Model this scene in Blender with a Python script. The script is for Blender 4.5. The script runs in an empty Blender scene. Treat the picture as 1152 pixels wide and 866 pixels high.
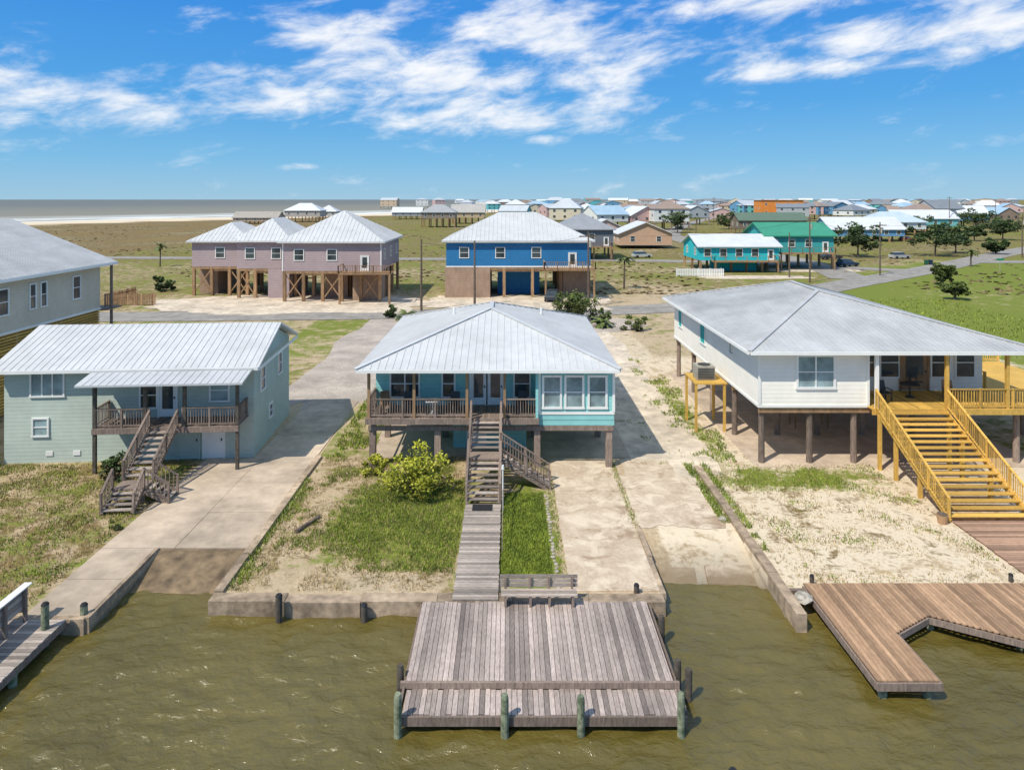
import bpy, math, random
from mathutils import Vector, noise
random.seed(7)
S=bpy.context.scene; C=S.collection
F=768.0; H=14.0; CX=572.0; HY=224.0
def G(px,py,z=0.0):
    Y=(H-z)*F/(py-HY); return ((px-CX)*Y/F, Y)
V=Vector
# ---------------------------------------------------------------- materials
def nd(nt,t,**k):
    n=nt.nodes.new(t)
    for a,b in k.items(): setattr(n,a,b)
    return n
def mixc(nt,f,a,b,mode='MIX'):
    m=nd(nt,'ShaderNodeMix',data_type='RGBA',blend_type=mode)
    for i,x in ((0,f),(6,a),(7,b)):
        if isinstance(x,(int,float)): m.inputs[i].default_value=x
        elif isinstance(x,tuple): m.inputs[i].default_value=(x[0],x[1],x[2],1)
        else: nt.links.new(x,m.inputs[i])
    return m.outputs[2]
def math_(nt,op,a,b=None,c=None,clamp=False):
    m=nd(nt,'ShaderNodeMath',operation=op,use_clamp=clamp)
    for i,x in enumerate((a,b,c)):
        if x is None: continue
        if isinstance(x,(int,float)): m.inputs[i].default_value=x
        else: nt.links.new(x,m.inputs[i])
    return m.outputs[0]
def mrange(nt,x,a,b,c=0,d=1):
    m=nd(nt,'ShaderNodeMapRange'); nt.links.new(x,m.inputs[0])
    for i,v in enumerate((a,b,c,d)): m.inputs[i+1].default_value=v
    return m.outputs[0]
def noi(nt,vec,sc,det=3,ro=.6,dist=0):
    n=nd(nt,'ShaderNodeTexNoise'); n.inputs['Scale'].default_value=sc; n.inputs['Detail'].default_value=det
    n.inputs['Roughness'].default_value=ro; n.inputs['Distortion'].default_value=dist
    nt.links.new(vec,n.inputs['Vector']); return n.outputs[0]
def base(name):
    m=bpy.data.materials.new(name); m.use_nodes=True; return m,m.node_tree,m.node_tree.nodes['Principled BSDF']
def pos(nt,st=(1,1,1)):
    g=nd(nt,'ShaderNodeNewGeometry'); v=nd(nt,'ShaderNodeVectorMath',operation='MULTIPLY')
    nt.links.new(g.outputs['Position'],v.inputs[0]); v.inputs[1].default_value=st; return v.outputs[0]
def cl(c,k): return tuple(min(1,x*k) for x in c)
def grey(nt,x):
    cb=nd(nt,'ShaderNodeCombineColor'); [nt.links.new(x,cb.inputs[i]) for i in range(3)]; return cb.outputs[0]
def M(name,c,rough=.7,var=.18,sc=2.,bump=0.,bsc=30,tone=0.,metal=0,st=(1,1,1),c2=None,lap=0,spec=.4,stain=.25):
    m,nt,b=base(name); p=pos(nt,st); p0=pos(nt)
    n=mrange(nt,noi(nt,p,sc),.3,.7)
    col=mixc(nt,n,cl(c,1-var),c2 if c2 else cl(c,1+var))
    if stain: col=mixc(nt,1.0,col,grey(nt,mrange(nt,noi(nt,p0,.35,4,.7),.3,.7,1-stain,1+stain*.3)),'MULTIPLY')
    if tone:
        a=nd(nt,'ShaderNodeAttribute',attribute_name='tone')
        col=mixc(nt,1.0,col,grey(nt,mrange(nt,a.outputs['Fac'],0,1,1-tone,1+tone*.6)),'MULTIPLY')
    nt.links.new(col,b.inputs['Base Color'])
    b.inputs['Roughness'].default_value=rough; b.inputs['Metallic'].default_value=metal
    b.inputs['Specular IOR Level'].default_value=spec
    if bump or lap:
        bn=nd(nt,'ShaderNodeBump')
        if lap:
            sx=nd(nt,'ShaderNodeSeparateXYZ'); nt.links.new(p0,sx.inputs[0])
            h=math_(nt,'FRACT',math_(nt,'DIVIDE',sx.outputs[2],-lap)); bn.inputs['Strength'].default_value=.9; bn.inputs['Distance'].default_value=.03
        else:
            h=noi(nt,p,bsc,3); bn.inputs['Strength'].default_value=bump; bn.inputs['Distance'].default_value=.05
        nt.links.new(h,bn.inputs['Height']); nt.links.new(bn.outputs[0],b.inputs['Normal'])
    return m
m_teal=M('teal_siding',(.28,.60,.57),lap=.2,var=.05,stain=.12)
m_sage=M('sage_siding',(.49,.555,.48),lap=.2,var=.05,stain=.12)
m_white=M('white_siding',(.90,.86,.77),lap=.22,var=.03,stain=.08)
m_trim=M('white_trim',(.86,.85,.81),var=.03,stain=.08,rough=.5)
m_beige=M('beige_siding',(.66,.57,.44),lap=.2,var=.05,stain=.1)
m_mauve=M('mauve_siding',(.40,.31,.315),lap=.25,var=.05,stain=.1)
m_blue=M('blue_siding',(.02,.17,.38),lap=.25,var=.06,stain=.1)
m_roof=M('galvanised_roof',(.56,.555,.545),rough=.5,metal=.08,var=.08,sc=1.2,st=(1,.25,1),stain=.2,tone=.14)
m_roofw=M('white_metal_roof',(.65,.65,.645),rough=.45,metal=.06,var=.05,stain=.14,tone=.12)
m_dock=M('weathered_planks',(.50,.405,.355),var=.3,sc=5,st=(8,1,8),tone=.5,bump=.4,bsc=12,rough=.85,stain=.35)
m_dockh=M('weathered_cross_planks',(.48,.40,.34),var=.3,sc=5,st=(1,8,8),tone=.5,bump=.4,bsc=12,rough=.85,stain=.3)
m_grey=M('weathered_timber',(.30,.225,.18),var=.35,sc=6,st=(3,3,.5),tone=.4,rough=.85)
m_brown=M('brown_timber',(.40,.245,.13),var=.3,sc=2,st=(2,2,.5),tone=.4,rough=.85)
m_board=M('brown_boarding',(.42,.285,.20),var=.2,sc=2,st=(6,6,.5),tone=.3,rough=.85,lap=.3)
m_yel=M('treated_pine',(.74,.45,.10),var=.2,sc=4,st=(3,3,1),tone=.35,rough=.75)
m_pile=M('tarred_piling',(.12,.10,.08),var=.4,sc=5,rough=.9,tone=.3)
m_pileg=M('algae_stained_piling',(.14,.19,.10),var=.4,sc=6,rough=.9,c2=(.36,.38,.26))
m_conc=M('pale_concrete',(.62,.49,.365),var=.12,sc=1.5,rough=.9,bump=.2,tone=.12,stain=.38)
m_wall=M('old_concrete_wall',(.52,.39,.27),var=.4,sc=2.5,rough=.95,bump=.5,tone=.25,stain=.5)
m_wet=M('wet_mossy_concrete',(.26,.18,.10),var=.45,sc=2.,rough=.45,bump=.4,stain=.5)
m_asph=M('asphalt',(.34,.31,.275),var=.2,sc=1,rough=.9,stain=.3)
m_gravel=M('grey_gravel',(.52,.44,.37),var=.3,sc=9,rough=.95,bump=.5,stain=.4)
m_sandy=M('white_sand_drive',(.72,.60,.46),var=.22,sc=1.2,rough=.95,bump=.3,bsc=8,stain=.4)
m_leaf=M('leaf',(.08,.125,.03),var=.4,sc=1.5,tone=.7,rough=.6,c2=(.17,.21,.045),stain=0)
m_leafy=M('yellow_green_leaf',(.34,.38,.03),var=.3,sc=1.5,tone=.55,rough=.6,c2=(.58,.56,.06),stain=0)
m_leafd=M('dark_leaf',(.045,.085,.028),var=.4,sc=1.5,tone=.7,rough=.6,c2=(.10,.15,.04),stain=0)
m_dry=M('dry_grass_blades',(.42,.32,.14),var=.3,sc=1,tone=.6,rough=.8,stain=0)
m_scrub=M('olive_scrub_blades',(.20,.17,.07),var=.3,sc=.05,tone=.3,rough=.8,c2=(.28,.20,.10),stain=0)
m_grass=M('green_grass_blades',(.18,.27,.03),var=.3,sc=1,tone=.6,rough=.7,c2=(.34,.41,.05),stain=0)
m_bark=M('bark',(.16,.12,.09),var=.4,sc=5,rough=.95)
m_black=M('black_rubber',(.02,.02,.022),var=.2,rough=.7,stain=0)
m_dkm=M('dark_metal',(.05,.05,.05),rough=.5,stain=0)
m_acm=M('ac_casing',(.46,.43,.36),rough=.5)
m_rock=M('grey_stone',(.46,.41,.34),var=.35,sc=6,rough=.9,bump=.4)
m_terra=M('terracotta',(.5,.3,.16),rough=.8)
m,nt,b=base('worn_concrete');p=pos(nt)
a1=noi(nt,p,.7,6,.7,.6);a2=noi(nt,p,6,4,.65)
col=mixc(nt,mrange(nt,a2,.3,.7),(.48,.37,.265),(.61,.485,.355))
col=mixc(nt,mrange(nt,a1,.46,.60),col,(.72,.60,.455))
col=mixc(nt,mrange(nt,noi(nt,p,.5,6,.75,.8),.53,.63,0,.85),col,(.34,.235,.15))
gq=nd(nt,'ShaderNodeSeparateXYZ');nt.links.new(p,gq.inputs[0])
col=mixc(nt,mrange(nt,math_(nt,'ADD',gq.outputs[2],math_(nt,'MULTIPLY',a1,.3)),-.22,.10,.75,0),col,(.16,.11,.055))
nt.links.new(col,b.inputs['Base Color']);b.inputs['Roughness'].default_value=.9;b.inputs['Specular IOR Level'].default_value=.2
bn=nd(nt,'ShaderNodeBump');bn.inputs['Strength'].default_value=.5;bn.inputs['Distance'].default_value=.06;nt.links.new(a1,bn.inputs['Height']);nt.links.new(bn.outputs[0],b.inputs['Normal'])
m_worn=m
def glass(name,c,r=.08):
    m,nt,b=base(name); p=pos(nt); n=mrange(nt,noi(nt,p,.8,3),.35,.65)
    nt.links.new(mixc(nt,n,cl(c,.6),cl(c,1.4)),b.inputs['Base Color']); b.inputs['Roughness'].default_value=r; b.inputs['Specular IOR Level'].default_value=.8
    return m
g_dark=glass('dark_window_glass',(.05,.065,.07)); g_pale=glass('curtained_window_glass',(.25,.34,.35),.15)
_mc={}
def paint(c,lap=.25,kind='w'):
    k=(tuple(c),kind)
    if k not in _mc: _mc[k]=M('painted_wall' if kind=='w' else 'painted_roof',c,var=.06,stain=.12,lap=lap if kind=='w' else 0,rough=.7 if kind=='w' else .45,metal=0 if kind=='w' else .1,tone=.1)
    return _mc[k]
# ---------------------------------------------------------------- mesh builder
ORG={}
class MB:
    def __init__(s): s.v=[];s.f=[];s.t=[]
    def face(s,pts,t=.5):
        i=len(s.v); s.v+=[tuple(p) for p in pts]; s.f.append(tuple(range(i,i+len(pts)))); s.t.append(t); return s
    def hexa(s,p,t=.5):
        i=len(s.v); s.v+=[tuple(q) for q in p]
        for a in ((3,2,1,0),(4,5,6,7),(0,1,5,4),(1,2,6,5),(2,3,7,6),(3,0,4,7)): s.f.append(tuple(i+k for k in a)); s.t.append(t)
        return s
    def box(s,x0,x1,y0,y1,z0,z1,t=.5):
        return s.hexa([(x0,y0,z0),(x1,y0,z0),(x1,y1,z0),(x0,y1,z0),(x0,y0,z1),(x1,y0,z1),(x1,y1,z1),(x0,y1,z1)],t)
    def bar(s,a,b,w,h,t=.5):
        a=V(a);b=V(b);d=(b-a).normalized(); up=V((0,0,1)) if abs(d.z)<.95 else V((0,1,0))
        sd=d.cross(up).normalized()*w/2; u=sd.cross(d).normalized()*h/2
        return s.hexa([a-sd-u,a+sd-u,b+sd-u,b-sd-u,a-sd+u,a+sd+u,b+sd+u,b-sd+u],t)
    def obox(s,c,u,n,hu,hz,hn,t=.5):
        c=V(c);u=V(u);n=V(n);z=V((0,0,1))
        P=lambda a,b,d:c+u*a*hu+n*b*hn+z*d*hz
        return s.hexa([P(-1,1,-1),P(1,1,-1),P(1,-1,-1),P(-1,-1,-1),P(-1,1,1),P(1,1,1),P(1,-1,1),P(-1,-1,1)],t)
    def cyl(s,a,b,r,r2=None,n=9,t=.5):
        a=V(a);b=V(b);r2=r if r2 is None else r2;d=(b-a).normalized();up=V((0,0,1)) if abs(d.z)<.9 else V((1,0,0))
        e=d.cross(up).normalized();f=d.cross(e);i=len(s.v)
        for k in range(n):
            q=e*math.cos(k*2*math.pi/n)+f*math.sin(k*2*math.pi/n); s.v+=[tuple(a+q*r),tuple(b+q*r2)]
        for k in range(n):
            j=(k+1)%n; s.f.append((i+2*k,i+2*j,i+2*j+1,i+2*k+1)); s.t.append(t)
        s.f.append(tuple(i+2*k for k in range(n))[::-1]); s.f.append(tuple(i+2*k+1 for k in range(n))); s.t+=[t,t]
        return s
    def prism(s,pts,z0,z1,t=.5):
        n=len(pts); s.face([(x,y,z1) for x,y in pts],t); s.face([(x,y,z0) for x,y in pts[::-1]],t)
        for k in range(n):
            a=pts[k];b=pts[(k+1)%n]; s.face([(a[0],a[1],z0),(b[0],b[1],z0),(b[0],b[1],z1),(a[0],a[1],z1)],t)
        return s
    def slabface(s,pts,th=.12,t=.5):
        s.face(pts,t); lo=[(p[0],p[1],p[2]-th) for p in pts]; s.face(lo[::-1],t)
        for k in range(len(pts)):
            j=(k+1)%len(pts); s.face([lo[k],lo[j],pts[j],pts[k]],t)
        return s
    def build(s,name,mat,parent=None,loc=None,label=None):
        off=V(ORG.get(parent.name,(0,0,0))) if parent else (V(loc) if loc else V((0,0,0)))
        me=bpy.data.meshes.new(name); me.from_pydata([(x-off.x,y-off.y,z-off.z) for x,y,z in s.v],[],s.f)
        a=me.attributes.new('tone','FLOAT','FACE'); a.data.foreach_set('value',s.t)
        me.materials.append(mat); o=bpy.data.objects.new(name,me); C.objects.link(o)
        if parent: o.parent=parent; ORG[o.name]=tuple(off)
        elif loc: o.location=loc
        if label: o['label']=label
        return o
def tag(o,label=None,cat=None,group=None,kind=None):
    if label:o['label']=label
    if cat:o['category']=cat
    if group:o['group']=group
    if kind:o['kind']=kind
    return o
def thing(name,label,cat,loc,rot=0,group=None,local=False):
    o=bpy.data.objects.new(name,None); C.objects.link(o); o.location=loc; o.rotation_euler=(0,0,rot)
    ORG[o.name]=(0,0,0) if local else tuple(loc); return tag(o,label,cat,group)
def struct(mb,name,mat): return tag(mb.build(name,mat),kind='structure')
# ---------------------------------------------------------------- building pieces
def ribs(mb,pts,sp=.38,r=.03):
    P=[V(p) for p in pts]; n=(P[1]-P[0]).cross(P[2]-P[0]).normalized()
    if n.z<0:n=-n
    d=V((0,0,-1))-n*(-n.z); d.normalize(); s=d.cross(n).normalized(); o=P[0]
    sv=[(p-o).dot(s) for p in P]; k=math.ceil((min(sv)+.02)/sp)
    while k*sp<max(sv)-.02:
        q=k*sp; hit=[]
        for i in range(len(P)):
            j=(i+1)%len(P)
            if (sv[i]-q)*(sv[j]-q)<0: f=(q-sv[i])/(sv[j]-sv[i]); hit.append(P[i].lerp(P[j],f))
        if len(hit)==2 and (hit[0]-hit[1]).length>.2: mb.bar(hit[0]+n*r*.4,hit[1]+n*r*.4,r,r,.4)
        k+=1
def roof(faces,rm,par,sp=.38,r=.03,th=.13):
    mb=MB()
    for f in faces:
        mb.slabface(f,th,random.uniform(.4,.6))
        if sp: ribs(mb,f,sp,r)
    return mb.build('roof',rm,par)
def hipf(x0,x1,y0,y1,z,ra,rb):
    a=(x0,y0,z);b=(x1,y0,z);c=(x1,y1,z);d=(x0,y1,z)
    if abs(ra[0]-rb[0])<.01: return [[a,b,ra],[b,c,rb,ra],[c,d,rb],[d,a,ra,rb]]
    return [[a,b,rb,ra],[b,c,rb],[c,d,ra,rb],[d,a,ra]]
def caps(par,pts,rm):
    mb=MB()
    for a,b in pts: mb.bar(V(a)+V((0,0,.04)),V(b)+V((0,0,.04)),.26,.05)
    return mb.build('ridge_cap',rm,par)
def window(par,c,u,n,w,h,fm,pm,cols=1,rows=2,fw=.09,name='window'):
    c=V(c);u=V(u);n=V(n);z=V((0,0,1)); mb=MB(); d=.05
    mb.obox(c+z*(h/2+fw/2)+n*d*.5,u,n,w/2+fw,fw/2,d); mb.obox(c-z*(h/2+fw/2)+n*d*.6,u,n,w/2+fw*1.2,fw/2,d*1.1)
    for s in(-1,1): mb.obox(c+u*s*(w/2+fw/2)+n*d*.5,u,n,fw/2,h/2,d)
    for k in range(1,cols): mb.obox(c+u*(k/cols-.5)*w+n*.03,u,n,.035,h/2,.03)
    for k in range(1,rows): mb.obox(c+z*(k/rows-.5)*h+n*.028,u,n,w/2,.025,.028)
    f=mb.build(name,fm,par); MB().obox(c+n*.008,u,n,w/2,h/2,.012).build('pane',pm,f); return f
def door(par,c,u,n,w,h,dm,pane=None,label=None):
    c=V(c);u=V(u);n=V(n); mb=MB(); mb.obox(c+n*.03,u,n,w/2,h/2,.03)
    for s in(-1,1): mb.obox(c+u*s*(w/2+.05)+n*.04,u,n,.05,h/2+.08,.05)
    mb.obox(c+V((0,0,h/2+.04))+n*.04,u,n,w/2,.04,.05)
    o=mb.build('door',dm,par,label=label)
    if pane: MB().obox(c+n*.065+V((0,0,.12)),u,n,w*.33,h*.36,.008).build('pane',pane,o)
    MB().obox(c+u*w*.42+n*.08,u,n,.03,.06,.03).build('handle',m_dkm,o); return o
def rail(mb,a,b,h=.95,ps=1.8,bs=.14,pw=.09,bw=.035):
    a=V(a);b=V(b);L=(b-a).length; z=V((0,0,1)); n=max(1,round(L/ps))
    for k in range(n+1):
        p=a.lerp(b,k/n); mb.bar(p,p+z*(h+.04),pw,pw,random.random())
    mb.bar(a+z*h,b+z*h,pw*1.2,.05,random.random()); mb.bar(a+z*.12,b+z*.12,.045,.07,random.random())
    if bs:
        m=int(L/bs)
        for k in range(1,m):
            p=a.lerp(b,k/m); mb.bar(p+z*.15,p+z*(h-.03),bw,bw,random.random())
    return mb
def railing(par,a,b,m,h=.95,ps=1.6,bs=.13):
    mb=MB();rail(mb,a,b,h,ps,bs);return mb.build('railing',m,par)
def stairs(par,T,B,side,w,n,sm,tm,rh=.9,bs=.16,rails=(-1,1)):
    T=V(T);B=V(B);s=V(side); mb=MB()
    for k in(-1,1): mb.bar(T+s*k*(w/2-.05)-V((0,0,.16)),B+s*k*(w/2-.05)-V((0,0,.02)),.06,.24)
    q=T.lerp(B,.08)-V((0,0,.16)); mb.bar(q-s*(w/2-.04),q+s*(w/2-.04),.05,.16)
    st=mb.build('staircase',sm,par); run=V((B.x-T.x,B.y-T.y,0)); dl=run.length/n; rd=run.normalized()
    for k in range(n):
        f=(k+.5)/n; c=T+run*f; c.z=T.z+(B.z-T.z)*((k+1)/(n+1))
        MB().bar(c-s*w/2,c+s*w/2,dl*.9,.045,random.random()).build('tread',tm,st)
    for k in rails:
        r=MB(); rail(r,T+s*k*(w/2+.02),B+s*k*(w/2+.02),rh,1.5,bs); r.build('handrail',sm,st)
    return st
def piles(par,xs,ys,z1,m,r=.15,z0=-.05,sq=False):
    for x in xs:
        for y in ys:
            mb=MB()
            if sq: mb.box(x-r,x+r,y-r,y+r,z0,z1,random.random())
            else: mb.cyl((x,y,z0),(x,y,z1),r,r*.9,9,random.random())
            mb.build('piling',m,par)
X_=(1,0,0);NX=(-1,0,0);Y_=(0,1,0);NY=(0,-1,0)
# ---------------------------------------------------------------- GROUND
def sd(x,y): return (x+309)*.81-(y-415)*.584
def gz(x,y):
    if y<60 and abs(x)<400:
        if -13.97<x<-10.3 and y<27.4: return -.02-(27.4-y)*.2
        if 5.45<x<9.62 and y<29: return max(-1.6,-(29-y)*.135)
        fr=22.85 if x<-13.97 else (24.0 if x<9.7 else 24.45)
        return 0 if y>=fr else -1.6
    d=sd(x,y)
    if d<80 and y>150:
        if d<15: return max(-3,-.45+d*.03)
        k=min(1,(d-15)/20)*min(1,(80-d)/20)
        return k*1.1*(0.6+noise.noise(V((x*.03,y*.03,0))))
    return 0
def geo(a,b,first):
    out=[];v=a;st=first
    while v<b: out.append(v); v+=st; st*=1.13
    out.append(b); return out
xs=[-30+.45*i for i in range(0,140)]+[-13.99,-13.95,-10.32,-10.28,5.43,5.47,9.6,9.64,9.68,9.72]
xs+=[-v for v in geo(30.5,9000,.7)]+geo(33.5,9000,.7)
ys=[8+.45*i for i in range(0,100)]+[22.83,22.87,23.98,24.01,24.43,24.47,27.4,29]+geo(53.2,300,1.)+[300+12*i for i in range(1,45)]+geo(850,15000,25)
xs=sorted(set(xs));ys=sorted(set(ys))
def ell(x,y,cx,cy,rx,ry): return max(0,min(1,1.35-math.hypot((x-cx)/rx,(y-cy)/ry)))
def region(x,y):
    g=d=w=0.
    if y<60:
        if -10.1<x<2.1:
            g=max(ell(x,y,-4.6,30.0,5.0,6.2)*.88,ell(x,y,.7,28.5,1.7,6)*1.0, .38)
            if x<-7.5: g=max(.36,g*.75)
            if y<25.6 and x<-2.2: g=.2;w=.42
            d=.44
            if x<-6: w=.25
        elif x<-16: g=.43;d=.52;w=.08
        elif 10<=x:
            g=max(.14,ell(x,y,14,34.3,6.5,1.9)*.66,ell(x,y,11.4,45,1.3,12)*.6); w=.58;d=.32
            if x>27: g=.6
        elif 6<x<10: w=.6;g=.12
        if -10.3<x<-9 and y>37: g=.5
        if y>50 and -24<x<-12: g=.5
    elif y<100:
        g=.38;d=.42;w=.36
        if -22<x<-15 and y<80: g=.58
        if 5<x<13: w=.55;g=.26
        if x>30: g=.85;d=.25
        if x<-50: d=.6;g=.3
    elif y<150:
        g=.48;d=.60
        if x>52+ (y-110)*.9: g=.9;d=.2
    else:
        d=.74;g=.46 if x>-100 else .26
        s=sd(x,y)
        if s<75: w=.95;d=.1;g=.0
    return g,d,w
bm_v=[];bm_f=[];msk=[]
for y in ys:
    for x in xs:
        bm_v.append((x,y,gz(x,y))); g,d,w=region(x,y); msk+=[g,d,w,1]
nx=len(xs)
for j in range(len(ys)-1):
    for i in range(nx-1):
        a=j*nx+i; bm_f.append((a,a+1,a+1+nx,a+nx))
me=bpy.data.meshes.new('ground'); me.from_pydata(bm_v,[],bm_f)
ca=me.attributes.new('mask','FLOAT_COLOR','POINT'); ca.data.foreach_set('color',msk)
m,nt,b=base('lot_ground'); p=pos(nt)
at=nd(nt,'ShaderNodeAttribute',attribute_name='mask'); sp=nd(nt,'ShaderNodeSeparateColor'); nt.links.new(at.outputs['Color'],sp.inputs[0])
n1=noi(nt,p,.6,7,.72); n2=noi(nt,p,5,4,.6); n3=noi(nt,p,.035,5,.65); n4=noi(nt,p,.9,6,.7,.5)
def fac(ch,na,off):
    s=math_(nt,'ADD',sp.outputs[ch],math_(nt,'MULTIPLY',math_(nt,'SUBTRACT',na,.5),1.7))
    s=math_(nt,'ADD',s,math_(nt,'MULTIPLY',math_(nt,'SUBTRACT',n3,.5),1.1))
    s=math_(nt,'ADD',s,math_(nt,'MULTIPLY',math_(nt,'SUBTRACT',n2,.5),.7))
    return mrange(nt,s,off-.12,off+.14)
col=mixc(nt,mrange(nt,n2,.3,.7),(.40,.29,.175),(.60,.475,.32))
col=mixc(nt,fac(2,n4,.45),col,(.72,.60,.44))
col=mixc(nt,fac(1,n4,.52),col,mixc(nt,mrange(nt,n3,.35,.65),(.14,.12,.04),(.25,.155,.075)))
col=mixc(nt,fac(0,n1,.5),col,mixc(nt,mrange(nt,n2,.3,.7),(.11,.155,.022),(.25,.27,.05)))
gp=nd(nt,'ShaderNodeSeparateXYZ'); nt.links.new(p,gp.inputs[0])
col=mixc(nt,1.,col,grey(nt,mrange(nt,gp.outputs[2],-.5,-.1,.35,1)),'MULTIPLY')
nt.links.new(col,b.inputs['Base Color']); b.inputs['Roughness'].default_value=.95; b.inputs['Specular IOR Level'].default_value=.15
bn=nd(nt,'ShaderNodeBump'); bn.inputs['Strength'].default_value=.6; bn.inputs['Distance'].default_value=.08; nt.links.new(n2,bn.inputs['Height']); nt.links.new(bn.outputs[0],b.inputs['Normal'])
me.materials.append(m); o=bpy.data.objects.new('ground',me); C.objects.link(o); tag(o,kind='structure')
# water: real wave geometry plus fine bump
m,nt,b=base('brown_bay_water'); p=pos(nt,(1,.8,1))
wf=noi(nt,pos(nt,(1,1.5,1)),2.6,5,.6,.3); wl=noi(nt,p,.16,3)
col=mixc(nt,mrange(nt,wl,.3,.7),(.105,.083,.016),(.165,.128,.032))
nt.links.new(col,b.inputs['Base Color']); b.inputs['Roughness'].default_value=.13; b.inputs['IOR'].default_value=1.4; b.inputs['Specular IOR Level'].default_value=1.0
bn=nd(nt,'ShaderNodeBump'); bn.inputs['Strength'].default_value=.8; bn.inputs['Distance'].default_value=.13
nt.links.new(wf,bn.inputs['Height']); nt.links.new(bn.outputs[0],b.inputs['Normal'])
wx=[-60,-45,-36]+[-30+.13*i for i in range(462)]+[36,45,60]; wy=[4,8]+[11+.13*i for i in range(124)]+[28,30]
vv=[]
for y in wy:
    for x in wx:
        q=noise.noise(V((x*.8+y*.45,y*1.6-x*.25,0)));q2=noise.noise(V((x*1.8-y*.7,y*3.0,4)));q3=noise.noise(V((x*.28,y*.45,9)));q4=noise.noise(V((x*1.2+y*.9,y*2.4-x*.5,14)))
        vv.append((x,y,-.45+.075*q+.05*q2+.03*q3+.05*q4))
nw=len(wx);me=bpy.data.meshes.new('bay_water');me.from_pydata(vv,[],[(j*nw+i,j*nw+i+1,(j+1)*nw+i+1,(j+1)*nw+i) for j in range(len(wy)-1) for i in range(nw-1)])
me.polygons.foreach_set('use_smooth',[True]*len(me.polygons));me.materials.append(m);o=bpy.data.objects.new('bay_water',me);C.objects.link(o);tag(o,kind='structure')
m,nt,b=base('sea_water'); p=pos(nt); r=nd(nt,'ShaderNodeVectorRotate',rotation_type='Z_AXIS'); r.inputs['Angle'].default_value=-math.atan2(.81,.584)
sb=nd(nt,'ShaderNodeVectorMath',operation='SUBTRACT'); nt.links.new(p,sb.inputs[0]); sb.inputs[1].default_value=(-309,415,0); nt.links.new(sb.outputs[0],r.inputs['Vector'])
sx=nd(nt,'ShaderNodeSeparateXYZ'); nt.links.new(r.outputs[0],sx.inputs[0]); off=sx.outputs[1]
sc=nd(nt,'ShaderNodeVectorMath',operation='MULTIPLY'); nt.links.new(r.outputs[0],sc.inputs[0]); sc.inputs[1].default_value=(.006,.05,1)
fo=math_(nt,'MULTIPLY',mrange(nt,noi(nt,sc.outputs[0],1,5,.7),.42,.5),mrange(nt,off,20,170,1,0))
far=mrange(nt,off,0,1200)
col=mixc(nt,far,(.27,.25,.19),(.17,.18,.165)); col=mixc(nt,fo,col,(.85,.86,.84))
nt.links.new(col,b.inputs['Base Color']); b.inputs['Roughness'].default_value=.65; b.inputs['Specular IOR Level'].default_value=.12
struct(MB().face([(-309-584,415-810,-.4),(-309+584*18,415+810*18,-.4),(-14000,16000,-.4),(-14000,-400,-.4)]),'sea_water',m)
# sheets
def slabs(x0,x1,y0,y1,nxs,nys,z,m,name='concrete_drive'):
    mb=MB();g=.01
    for i in range(nxs):
        for j in range(nys):
            a=x0+(x1-x0)*i/nxs;b_=x0+(x1-x0)*(i+1)/nxs;c=y0+(y1-y0)*j/nys;d=y0+(y1-y0)*(j+1)/nys
            mb.box(a+g,b_-g,c+g,d-g,-.3,z+random.uniform(-.006,.006),random.random())
    return struct(mb,name,m)
slabs(-16.3,-14.12,22.9,27.35,1,2,.03,m_conc); slabs(-16.3,-10.45,27.35,36.8,2,3,.035,m_conc); slabs(-13.7,-10.4,36.8,47.5,1,3,.035,m_conc)
slabs(2.2,5.4,24.35,36.9,1,3,.03,m_worn); slabs(-7.6,6.6,36.9,50.5,3,3,.03,m_conc); slabs(12.9,28,35.6,54.5,4,4,.025,m_conc)
# ragged remains of the upper slab
random.seed(21)
def ragged(x0,x1,y0,y1,z,m,name='concrete_drive',n=46,am=.12):
    cx=(x0+x1)/2;cy=(y0+y1)/2;pts=[]
    for k in range(n):
        a=k*2*math.pi/n;q=1/max(abs(math.cos(a)),abs(math.sin(a)));q*=1-am*random.random()*(.4+noise.noise(V((a*3,x0,y0)))*1.5+.4)
        pts.append((cx+(x1-x0)/2*q*math.cos(a),cy+(y1-y0)/2*q*math.sin(a),z))
    return struct(MB().face(pts),name,m)
ragged(5.42,9.4,29.0,34.6,.018,m_worn);ragged(5.9,8.6,33.8,36.7,.022,m_worn)
mb=MB(); mb.face([(-13.9,24,-.68),(-10.42,24,-.68),(-10.42,27.33,0.0),(-13.9,27.33,0.0)]); struct(mb,'boat_ramp',m_wet)
mb=MB(); mb.face([(5.5,24.1,-.65),(9.58,24.1,-.65),(9.58,29.28,.0),(5.5,29.28,.0)]); struct(mb,'boat_ramp',m_worn)
mb=MB()
for x0,x1,y0,y1,z in((5.7,7.2,25.6,26.5,-.36),(7.5,9.4,25.5,26.6,-.33)):
    mb.hexa([(x0,y0,z-.4),(x1,y0,z-.4),(x1,y1,z-.3),(x0,y1,z-.3),(x0,y0+.1,z-.06),(x1-.1,y0,z-.1),(x1,y1,z+.08),(x0+.15,y1,z+.1)],random.random())
struct(mb,'broken_ramp_slab',m_worn)
mb=MB()
for x0,x1,y0,y1,z in((-13.85,-12.3,26.5,27.2,-.1),(-12.2,-10.5,26.4,27.2,-.11)):
    mb.hexa([(x0,y0,z-.4),(x1,y0,z-.4),(x1,y1,z-.3),(x0,y1,z-.3),(x0,y0+.1,z-.1),(x1-.1,y0,z-.11),(x1,y1,z+.04),(x0+.15,y1,z+.04)],random.random())
struct(mb,'broken_ramp_slab',m_wet)
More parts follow.
